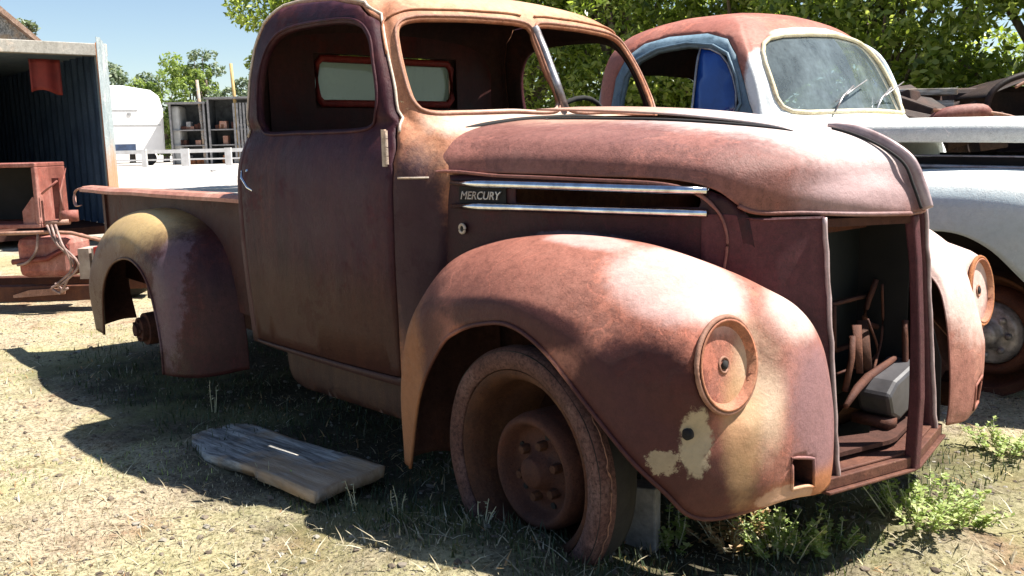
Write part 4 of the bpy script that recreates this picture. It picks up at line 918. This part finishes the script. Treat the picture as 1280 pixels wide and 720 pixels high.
# far door standing open: pale blue curved frame seen past the windshield
P = [(-1.30, .66, 1.69), (-1.20, .68, 1.655), (-1.09, .70, 1.57), (-1.01, .72, 1.42), (-.97, .73, 1.28), (-.95, .73, 1.05)]
MB().tube(P, [.02, .035, .04, .04, .04, .04], 8, flat=.5, up=(0, 1, 0), samples=24).build('open_door_frame', rust('pale blue paint', ((.40, .52, .62), (.52, .62, .70), (.62, .70, .74)), off=71, speck=.15, chips=.28, chipcol=(.2, .2, .22)), car)
# ---------------------------------------------------------------- left background
TH = R_(48.917)
def corr(x0, x1, z0, z1, y, step, depth, n_axis='y'):
    """corrugated sheet along local x"""
    xs = []; x = x0
    k = 0
    while x < x1: xs.append((x, (depth if (k // 2) % 2 else 0))); x += step * (.5 if k % 2 else .5); k += 1
    return xs
def corrugated(p0, p1, z0, z1, pitch, depth, name, mat, parent):
    p0, p1 = Vector(p0), Vector(p1); d = (p1 - p0); L = d.length; d.normalize(); n = Vector((d.y, -d.x)); pts = []; s = 0; k = 0
    seq = [(.3, 0), (.2, 1), (.3, 1), (.2, 0)]
    pts.append((0, 0))
    while s < L:
        f, lev = seq[k % 4]; s = min(L, s + f * pitch); pts.append((s, lev * depth)); k += 1
    V = [];
    for a, b in pts:
        p = p0 + d * a + n * b; V += [(p.x, p.y, z0), (p.x, p.y, z1)]
    F = [(2 * i, 2 * i + 2, 2 * i + 3, 2 * i + 1) for i in range(len(pts) - 1)]
    return mk(name, V, F, mat, parent, smooth=False, solid=.004)
ct = empty('shipping_container', (-10.57, 1.59, 0), 0, 'open steel shipping container with a dark interior and blue grey walls', 'container')
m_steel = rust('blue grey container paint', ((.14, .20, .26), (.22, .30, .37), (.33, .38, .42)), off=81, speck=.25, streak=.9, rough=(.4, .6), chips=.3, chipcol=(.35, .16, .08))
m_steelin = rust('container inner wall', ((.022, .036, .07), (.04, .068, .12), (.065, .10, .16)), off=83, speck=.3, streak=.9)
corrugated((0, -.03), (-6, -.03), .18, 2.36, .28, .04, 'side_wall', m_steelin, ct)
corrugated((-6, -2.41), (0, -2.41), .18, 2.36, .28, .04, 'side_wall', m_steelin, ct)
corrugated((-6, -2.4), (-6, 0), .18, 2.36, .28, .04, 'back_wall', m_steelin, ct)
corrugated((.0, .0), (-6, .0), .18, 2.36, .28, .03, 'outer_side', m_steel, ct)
MB().box((-6, -2.44, .08), (0, 0, .18)).build('container_floor', m_under, ct, smooth=False)
MB().box((-6, -2.44, 2.36), (0, 0, 2.42)).build('container_roof', m_steel, ct, smooth=False)
fr = MB().box((-.02, -2.50, 2.30), (.10, .05, 2.45)); fr.build('lintel', rust('pale lintel', ((.26, .25, .22), (.42, .40, .36), (.55, .52, .47)), off=85, speck=.3), ct, smooth=False, bevel=.008)
MB().box((-.02, -.08, .1), (.08, .05, 2.30)).build('door_post', m_steel, ct, smooth=False, bevel=.008)
MB().box((-.02, -2.50, .1), (.08, -2.40, 2.30)).build('door_post', m_steel, ct, smooth=False, bevel=.008)
dl = corrugated((.09, .04), (1.10, -.36), .15, 2.42, .30, .035, 'open_door', rust('weathered door panel', ((.26, .32, .35), (.36, .42, .45), (.48, .52, .53)), patches=[((.6, -.15, .4), (1.2, .6, .75), (.46, .24, .13), 1.1, .3, .85)], off=87, streak=1.0, speck=.3), ct)
lr = MB()
for a in (.25, .75): lr.tube([(.09 + a, .04 - .396 * a - .055, .2), (.09 + a, .04 - .396 * a - .055, 2.38)], .014, 8)
lr.build('lock_rod', m_orange, dl)
# red sheet hanging at the back of the opening
V, F = grid(lambda u, v: np.stack([0 * u - .02 * np.sin(v * 9), -.70 + .36 * v, 2.26 - .40 * u + .03 * np.sin(v * 5) * u], 1), 0, 1, 0, 1, 8, 14)
o = mk('red_sheet', V, F, simple('dull red sheet', (.22, .022, .014), (.14, .014, .01), 5, .7), solid=.006); o.location = (-10.75, 1.49, 0); lab(o, 'square red sheet hanging under the lintel inside the container opening', 'sheet')
# grey shed ridge behind container
sd = empty('weathered_shed', (-19.4, 2.55, .0), 0, 'weathered brown gabled shed whose ridge shows above the container', 'shed')
MB().box((-2, -2.2, 0), (2, .8, 2.7)).build('wall', m_orange, sd, smooth=False)
MB().prism([(-2.6, 2.62), (-.75, 3.85), (.55, 2.72), (.55, 2.80), (-.75, 3.98), (-2.6, 2.72)], -2.2, 2.2, 'X').build('roof', rust('shingle roof', ((.16, .09, .06), (.34, .22, .16), (.58, .48, .40)), off=91, scale=7, speck=.7), sd, smooth=False)
MB().prism([(-2.2, 2.7), (-.75, 3.80), (.8, 2.7)], -2.0, 2.0, 'X').build('gable', m_wood, sd, smooth=False)

# red farm implement at the left
im = empty('red_farm_implement', (-5.30, -.45, 0), TH, 'rusty red farm implement with hoses, standing at the left edge before the container', 'farm implement')
m_impl = rust('faded implement red', ((.09, .02, .018), (.17, .04, .032), (.3, .12, .10)), off=93, speck=.3)
m_pinkr = rust('faded pink red', ((.13, .04, .033), (.28, .10, .08), (.50, .28, .24)), off=95, speck=.25)
bx_ = MB()
bx_.box((-1.4, -.02, 1.03), (-.17, .42, 1.06)).box((-1.4, -.02, .60), (-.17, .42, .63)).box((-.20, -.02, .63), (-.17, .42, 1.03)).box((-1.4, .40, .63), (-.2, .42, 1.03))
bx_.build('open_cabinet', m_pinkr, im, smooth=False, bevel=.006)
MB().box((-1.38, .34, .64), (-.21, .395, 1.02)).build('cabinet_lining', m_dark, im, smooth=False)
MB().prism([(-.30, .63), (-.18, .63), (-.18, .80), (-.22, .82), (-.30, .72)], .0, .03).build('gusset', m_pinkr, im, smooth=False)
MB().tube([(-1.5, -.03, .56), (-.1, -.03, .57), (.05, -.03, .56), (.26, -.02, .50)], .014, 8).tube([(-.14, 0, .63), (.03, 0, .64)], .022, 6).build('control_rod', m_bead, im)
tk = MB().box((-.38, .0, .24), (.02, .34, .53)); tk.build('tank', m_pinkr, im, bevel=.05, smooth=False)
MB().tube([(-.40, -.012, .36), (-.15, -.02, .38), (.0, -.012, .46)], .022, 6).build('tank_strap', m_impl, im)
hs_ = MB()
for k, (a, b, c_) in enumerate([(-.10, .04, .17), (-.07, .07, .20), (-.04, .02, .14)]):
    hs_.tube([(a - .02, -.03, .62), (a + .05, -.07 - .02 * k, .50), (b + .03, -.08, .34), (a + .03, -.07, .20), (a - .02, -.05, c_), (a + .04, -.06, .13 + .02 * k)], .009, 7, samples=24)
hs_.tube([(-.19, -.03, .56), (-.21, -.04, .44), (-.28, -.04, .36), (-.36, -.03, .34)], .010, 7, samples=16)
hs_.build('hose', simple('hose rubber', (.36, .24, .21), (.10, .06, .05), 14, .6), im)
MB().box((-.08, .02, .66), (-.03, .05, .95)).build('red_bar', m_impl, im, smooth=False)
MB().tube([(-.02, .0, .63), (-.01, .0, .86), (.04, .0, 1.02)], [.03, .02, .004], 6, flat=.3).tube([(-.15, 0, .84), (-.03, 0, .93)], .008, 5).box((-.03, -.01, .64), (.08, .04, .72)).build('torn_bracket', m_pinkr, im)
MB().box((.05, .03, .22), (.13, .22, .44)).box((.15, .03, .22), (.165, .22, .44)).build('white_panel', simple('dirty white paint', (.42, .36, .31), (.24, .18, .15), 8), im, smooth=False)
MB().box((.165, .03, .21), (.30, .22, .45)).build('red_panel', simple('strong red paint', (.50, .03, .02), (.30, .02, .015), 8), im, smooth=False)
MB().box((-1.6, .0, .07), (.34, .10, .18)).box((-1.6, .5, .07), (.34, .6, .18)).build('frame_rail', m_hub, im, smooth=False, bevel=.006)
MB().prism([(-.42, .10), (-.05, .12), (-.04, .165), (-.30, .155), (-.42, .12)], -.02, -.004).build('pale_step', m_bead, im, smooth=False)
for (x, y) in ((.16, .62), (-1.5, .62)):
    MB().lathe([(.10, -.07), (.18, -.08), (.205, -.05), (.205, .05), (.18, .08), (.10, .07), (.10, -.07)], (x, y, .20), n=36).lathe([(0, -.03), (.10, -.03)], (x, y, .20), n=24).build('wheel', m_tyre, im)

# far yard: rail fence, box trailer, dark sheds, bushes
m_wt = simple('white paint far', (.80, .79, .76), (.62, .60, .56), 2, .6)
fe = empty('white_rail_fence', (-58.0, 21.6, 0), TH, 'long white rail fence across the far side of the bright gravel yard', 'fence')
MB().box((-14, -.04, .86), (14, .04, 1.10)).box((-14, -.03, .40), (14, .03, .50)).build('rail', m_wt, fe, smooth=False)
for k in range(-5, 6):
    MB().box((k * 2.78 - .30 + .1 * (k % 3), -.1, 0), (k * 2.78 + .22, .1, 1.14)).build('post', m_wt, fe, smooth=False)
tr_ = empty('white_box_trailer', (-66.2, 21.4, 0), TH + .5, 'white rounded box trailer parked behind the far rail fence', 'trailer')
MB().prism([(-4.6, 1.0), (1.9, 1.0), (1.95, 4.0), (1.75, 4.9), (1.2, 5.35), (-.6, 5.65), (-4.6, 5.7)], 0, 2.6).build('trailer_body', simple('trailer white', (.80, .79, .76), (.74, .72, .69), 1.2, .5), tr_, bevel=.12, smooth=False)
MB().box((-4.0, -.03, 2.85), (1.7, -.005, 2.9)).box((-1.6, -.03, 3.9), (.2, -.005, 3.96)).box((-.5, -.04, 3.55), (-.25, -.01, 3.75)).build('body_seam', simple('seam grey', (.35, .35, .35)), tr_, smooth=False)
MB().box((-3.2, -.05, .95), (-.1, .6, 1.55)).build('underframe_box', simple('dark blue box', (.04, .07, .14), (.02, .03, .06), 3), tr_, smooth=False)
for x in (-3.6, .8):
    MB().lathe([(0, -.15), (.35, -.15), (.5, -.12), (.5, .12), (.35, .15), (0, .15)], (x, .4, .5), n=24).build('wheel', m_tyre, tr_)
gs = MB().box((2.3, .5, 0), (3.0, 2.2, 4.2)).build('grey_tank', simple('grey sheet', (.42, .42, .40), (.30, .30, .28), 2, .6), bevel=.2, smooth=False); gs.location = (-66.2, 21.4, 0); gs.rotation_euler = (0, 0, TH); lab(gs, 'tall pale grey tank between the white trailer and the dark sheds', 'tank')
m_shedd = simple('dark boards', (.06, .065, .065), (.02, .022, .024), 3, .8); m_board = simple('grey boards', (.30, .29, .28), (.16, .16, .16), 4, .8)
for i, (x0, x1, zt, lab_) in enumerate([(0, 2.55, 4.3, 'dark open fronted shed stacked with scrap, next to the white trailer'), (2.75, 6.4, 4.6, 'dark open fronted shed with grey board side at the right of the far yard')]):
    s_ = empty('scrap_shed', (-64.9 , 23.4, 0), TH, lab_, 'shed')
    MB().box((x0, 1.6, 0), (x1, 1.7, zt)).box((x0, .0, 0), (x0 + .08, 1.6, zt)).box((x1 - .08, 0, 0), (x1, 1.6, zt)).build('wall', m_shedd, s_, smooth=False)
    MB().box((x0 - .15, -.25, zt), (x1 + .1, 1.8, zt + .14)).build('roof', m_board, s_, smooth=False)
    for x in (x0, x1 - .12): MB().box((x, -.1, 0), (x + .14, -.005, zt)).build('post', m_board, s_, smooth=False)
    for z in (1.3, 2.4): MB().box((x0 + .1, 0, z), (x1 - .1, 1.5, z + .08)).build('shelf', m_board, s_, smooth=False)
    for k in range(12):
        x = rnd(x0 + .3, x1 - .6); z = rng.choice([.0, 1.38, 2.48]); w_h = rnd(.25, .6)
        j = MB().box((x, .2, z), (x + w_h, .8, z + rnd(.2, .7))).build('scrap_piece', rng.choice([m_orange, m_board, m_under, m_bead]), s_, smooth=False, bevel=.03)
    if i == 1:
        for k in range(7): MB().box((4.6 + k * .24, -.14, .3), (4.6 + k * .24 + .15, -.105, 4.3)).build('board', m_board, s_, smooth=False)
for (lx, z, l) in ((-63.55, 6.0, 'short dark pole above the gap between the far sheds'), (-61.9, 7.1, 'tall leaning yellow brown pole behind the far sheds')):
    y = 25.3 if lx < -63 else 27.2; o = MB().tube([(0, 0, 0), (-.15, -.05, z * .5), (-.35, -.1, z)], [.14, .13, .11], 8).build('utility_pole', m_wood if lx < -63 else rust('yellow brown pole', ((.30, .2, .08), (.42, .3, .12), (.5, .38, .2)), off=97)); o.location = (lx, y, 0); lab(o, l, 'pole')
for k, (px, py) in enumerate([(-29, 14.5), (-33, 15.2), (-26, 12.0), (-36, 18.0), (-42, 16.5), (-31, 13.0), (-45, 19.5)]):
    o = MB().add([(p[0] * .22 * rnd(.7, 1.3), p[1] * .16, p[2] * .10 + .03) for p in ico], icf).build('rock', m_board, smooth=False); o.location = (px, py, 0)
    lab(o, 'small dark rock on the bright gravel yard before the rail fence', 'rock', 'rocks on the gravel yard')

# ---------------------------------------------------------------- trees
m_leaf = leafmat('hedge leaf', (.08, .12, .02), (.26, .33, .06), (.50, .55, .20), scale=.9, trans=.6, rough=.3)
m_leaf2 = leafmat('light leaf', (.12, .18, .04), (.22, .30, .07), (.34, .40, .12), scale=.6, trans=.45)
m_leaf3 = leafmat('grey green leaf', (.08, .12, .07), (.16, .21, .13), (.26, .30, .20), scale=.6, trans=.3)
m_bark = simple('bark', (.16, .12, .09), (.06, .045, .035), 6, .9, bump=.8, vec=(1, 1, .25))
def leaves_np(centres, radii, n, size, seed, hollow=.55, gap=.0):
    g = np.random.default_rng(seed); c = np.array(centres); r = np.array(radii); wts = (r[:, 0] * r[:, 2]); k = g.choice(len(c), n, p=wts / wts.sum())
    d = g.normal(size=(n, 3)); d /= np.linalg.norm(d, axis=1)[:, None]; rad = hollow + (1.08 - hollow) * g.random(n) ** .6
    P = c[k] + d * rad[:, None] * r[k]
    if gap:
        ns = np.array([mnoise.noise((p[0] * 1.7, p[1] * 1.7, p[2] * 1.7 + seed)) for p in P]); P = P[ns > gap]; d = d[ns > gap]; n = len(P)
    nrm = d * .5 + g.normal(size=(n, 3)) * .6 + np.array([0, 0, .35]); nrm /= np.linalg.norm(nrm, axis=1)[:, None]
    a = np.cross(nrm, g.normal(size=(n, 3))); a /= np.linalg.norm(a, axis=1)[:, None]; b = np.cross(nrm, a); s = size * (.6 + .8 * g.random(n))[:, None]
    V = np.stack([P - a * s, P + b * s * .42 + nrm * s * .12, P + a * s, P - b * s * .42 + nrm * s * .12], 1).reshape(-1, 3); return V
def leaf_mesh(name, V, mat, parent):
    n = len(V) // 4; me = bpy.data.meshes.new(name); me.vertices.add(len(V)); me.vertices.foreach_set('co', V.astype(np.float32).ravel()); me.loops.add(n * 4)
    me.loops.foreach_set('vertex_index', np.arange(n * 4, dtype=np.int32)); me.polygons.add(n); me.polygons.foreach_set('loop_start', np.arange(0, n * 4, 4, dtype=np.int32)); me.polygons.foreach_set('loop_total', np.full(n, 4, np.int32))
    me.update(); me.validate(); me.materials.append(mat); o = bpy.data.objects.new(name, me); COL.objects.link(o); o.parent = parent; return o
def tree(x, y, h, spread, zlow, n, size, mat, label, seed, grp, name='tree', lobes=26, gap=-.12):
    t_ = empty(name, (x, y, 0)); tag(t_, label, 'tree', grp); g = random.Random(seed); tb = MB(); top = (g.uniform(-.2, .2), g.uniform(-.2, .2), h * .75)
    tb.tube([(0, 0, -.1), (.05, .03, h * .25), (top[0] * .5, top[1] * .5, h * .5), top], [h * .035, h * .026, h * .018, h * .008], 9, samples=12); C_ = []; R__ = []
    for i in range(lobes):
        an = g.uniform(0, 6.283); z = zlow + (h - zlow) * g.random() ** .85; k = math.sin(math.pi * min(1, .25 + .75 * (z - zlow) / (h - zlow)) * .92); rr = spread * (.35 + .65 * k) * math.sqrt(g.random())
        c = (math.cos(an) * rr, math.sin(an) * rr, z); r = spread * g.uniform(.22, .40); C_.append(c); R__.append((r, r, r * g.uniform(.6, .95)))
        if i % 2 == 0: tb.tube([(0, 0, max(.3, z * .45)), (c[0] * .5, c[1] * .5, z * .75), c], [h * .012, h * .008, h * .003], 6, samples=7)
    tb.build('trunk', m_bark, t_); leaf_mesh('crown', leaves_np(C_, R__, n, size, seed, gap=gap), mat, t_); return t_
H = [(-17.0, 10.2, 'leafy hedge tree farthest to the left behind the rusty cab'), (-14.2, 9.9, 'leafy hedge tree seen through the far cab window of the rusty pickup'), (-11.6, 9.7, 'leafy hedge tree above the hood gap between the two trucks'), (-9.2, 9.8, 'leafy hedge tree directly behind the red roof'),
     (-6.9, 10.0, 'leafy hedge tree over the white windshield frame'), (-4.6, 9.9, 'dense bright green hedge tree right of the second windshield'), (-2.4, 10.1, 'hedge tree behind the scrap heap with sky showing through'), (0.1, 10.3, 'hedge tree at the right picture edge'), (2.6, 10.2, 'hedge tree beyond the right picture edge')]
for i, (x, y, l) in enumerate(H):
    tree(x, y, 5.2 + .5 * math.sin(i * 2.3), 1.85, .4, 46000, .062, m_leaf, l, 100 + i, 'hedge trees behind the trucks', 'hedge_tree', 62, -.16 if i not in (6, 7) else -.02)
tree(-21.4, 10.4, 6.4, 2.3, 2.0, 17000, .085, m_leaf, 'tree whose thin outer twigs hang left of the rusty cab roof', 120, None, 'tree', 24, .0)
tree(-17.7, 2.35, 3.55, .6, 2.2, 2500, .06, m_leaf3, 'small grey green tree tip rising above the container', 121, None, 'tree', 12, -.1)
for i, (x, y, h, sp, m, l) in enumerate([(-82.5, 26.6, 8.0, 3.0, m_leaf3, 'grey green bush tree above the left end of the white trailer'), (-80.3, 28.8, 8.6, 3.2, m_leaf2, 'bright yellow green bush tree above the white trailer'), (-78.6, 30.6, 8.0, 2.4, m_leaf2, 'yellow green bush tree between trailer and dark sheds'),
                                         (-77.6, 31.6, 9.4, 2.0, m_leaf3, 'thin grey green tree above the dark sheds'), (-74.6, 33.8, 7.0, 2.2, m_leaf3, 'pale low tree beside the rusty cab edge'), (-86, 22.5, 8.4, 3.4, m_leaf3, 'grey green tree hidden partly by the container door')]):
    tree(x, y, h, sp, 1.0, 8000 if i != 3 else 3200, .20, m, l, 140 + i, 'trees beyond the far yard', 'far_tree', 26, -.1)

# ---------------------------------------------------------------- scrap heap at the right
sc = empty('scrap_heap', (-1.75, 6.1, 0), TH, 'dark tangled scrap heap of wrecked car parts before the hedge on the right', 'scrap heap')
m_blk = rust('burnt steel', ((.012, .010, .010), (.035, .022, .020), (.09, .05, .04)), off=101, rough=(.45, .7), chips=.28, chipcol=(.25, .17, .14)); g_ = random.Random(5)
sc_b = MB()
for k in range(46):
    x = g_.uniform(-.7, 1.9); z = g_.uniform(.1, 1.25) if k < 34 else g_.uniform(1.2, 1.45); sc_b.obox((x, g_.uniform(.1, 1.2), z), (g_.uniform(.15, .8), g_.uniform(.1, .6), g_.uniform(.05, .3)), (g_.uniform(-.5, .5), g_.uniform(-.6, .6), g_.uniform(0, 3)))
sc_b.build('crushed_panels', m_blk, sc, smooth=False, bevel=.012)
# hulk with a curved roof and open windows
MB().tube([(.25, .3, 1.25), (.30, .3, 1.48), (.55, .3, 1.62), (1.0, .3, 1.66), (1.6, .3, 1.60), (1.95, .3, 1.35)], .035, 8, flat=.8, samples=28).tube([(.75, .3, 1.2), (.72, .3, 1.62)], .03, 8).tube([(1.25, .3, 1.2), (1.28, .3, 1.64)], .03, 8).build('hulk_roof_frame', m_blk, sc)
V, F = grid(lambda u, v: np.stack([.25 + 1.7 * u, .35 + 1.0 * v, 1.36 + .30 * np.sin(np.pi * (u * .9 + .08)) * (1 - .4 * (v - .5) ** 2)], 1), 0, 1, 0, 1, 20, 10); mk('hulk_roof', V, F, m_blk, sc, solid=.01)
MB().box((.2, .9, .6), (1.95, 1.3, 1.55)).box((-.55, .7, .1), (1.9, 1.1, 1.05)).build('hulk_shell', m_blk, sc, smooth=False, bevel=.05)
for P in ([(-.4, 0, 1.32), (.0, -.02, 1.30), (.30, -.03, 1.24), (.42, 0, 1.15)], [(.45, 0, 1.56), (.6, -.02, 1.50), (.52, 0, 1.40), (.62, -.02, 1.33)], [(.3, .0, 1.5), (.42, 0, 1.55), (.7, .0, 1.57)], [(.85, -.05, 1.42), (.92, -.05, 1.30), (.80, -.05, 1.2)], [(1.1, -.05, 1.30), (1.2, 0, 1.18), (1.35, -.03, 1.22)], [(-.2, -.05, 1.18), (.1, -.05, 1.22), (.3, -.05, 1.17)]):
    MB().tube([(a - .0, b - .08, c_) for a, b, c_ in P], .014, 7, samples=16).build('bent_bar', m_bead, sc)
MB().tube([(-.45, -.05, 1.20), (-.30, -.08, 1.27), (0, -.08, 1.30), (.12, -.05, 1.26)], [.03, .07, .07, .03], 10, samples=14).build('crushed_cylinder', rust('dull red metal', ((.10, .03, .025), (.20, .07, .06), (.32, .18, .15)), off=103), sc)
pk = empty('board_stack', (-2.25, 6.2, 0), TH, 'stack of pale weathered boards at the left end of the dark scrap heap', 'boards')
for k in range(14): MB().box((-.45, 0, .04 + k * .11), (.28 + .03 * ((k * 7) % 3), .5, .10 + k * .11)).build('board', m_wood, pk, smooth=False, bevel=.004)

# ---------------------------------------------------------------- light, sky, camera
SUN = Vector((.36, .44, 1)).normalized()
w = bpy.data.worlds.new('World'); SC.world = w; w.use_nodes = True; nt = w.node_tree; bg = nt.nodes['Background']; sky = nt.nodes.new('ShaderNodeTexSky'); sky.sky_type = 'NISHITA'; sky.sun_disc = False
sky.sun_elevation = math.asin(SUN.z); sky.sun_rotation = math.atan2(SUN.x, SUN.y); sky.altitude = 200; sky.air_density = 1.0; sky.dust_density = .3; sky.ozone_density = 1.2
nt.links.new(sky.outputs[0], bg.inputs[0]); bg.inputs[1].default_value = .055
sl = bpy.data.lights.new('sun', 'SUN'); sl.energy = 5.0; sl.angle = R_(.53); sl.color = (1, .95, .87); so = bpy.data.objects.new('sun', sl); COL.objects.link(so); so.rotation_euler = SUN.to_track_quat('Z', 'Y').to_euler()
cd = bpy.data.cameras.new('camera'); co = bpy.data.objects.new('camera', cd); COL.objects.link(co); SC.camera = co
cd.sensor_width = 36; cd.lens = 1145 / 1280 * 36; cd.clip_end = 3000; cd.clip_start = .05
yaw, pit, rol = R_(138.917), R_(-9.096), R_(-1.295)
Fv = Vector((math.cos(yaw) * math.cos(pit), math.sin(yaw) * math.cos(pit), math.sin(pit))); Rv = Fv.cross(Vector((0, 0, 1))).normalized(); Uv = Rv.cross(Fv)
R2 = Rv * math.cos(rol) + Uv * math.sin(rol); U2 = Uv * math.cos(rol) - Rv * math.sin(rol)
M = Matrix((R2, U2, -Fv)).transposed().to_4x4(); M.translation = Vector((1.715, -2.355, 1.135)); co.matrix_world = M
SC.view_settings.view_transform = 'Standard'; SC.view_settings.look = 'None'; SC.view_settings.gamma = 1; SC.view_settings.exposure = 1.45; SC.view_settings.use_curve_mapping = False
SC.cycles.max_bounces = 8; SC.cycles.transparent_max_bounces = 12; SC.cycles.use_denoising = True
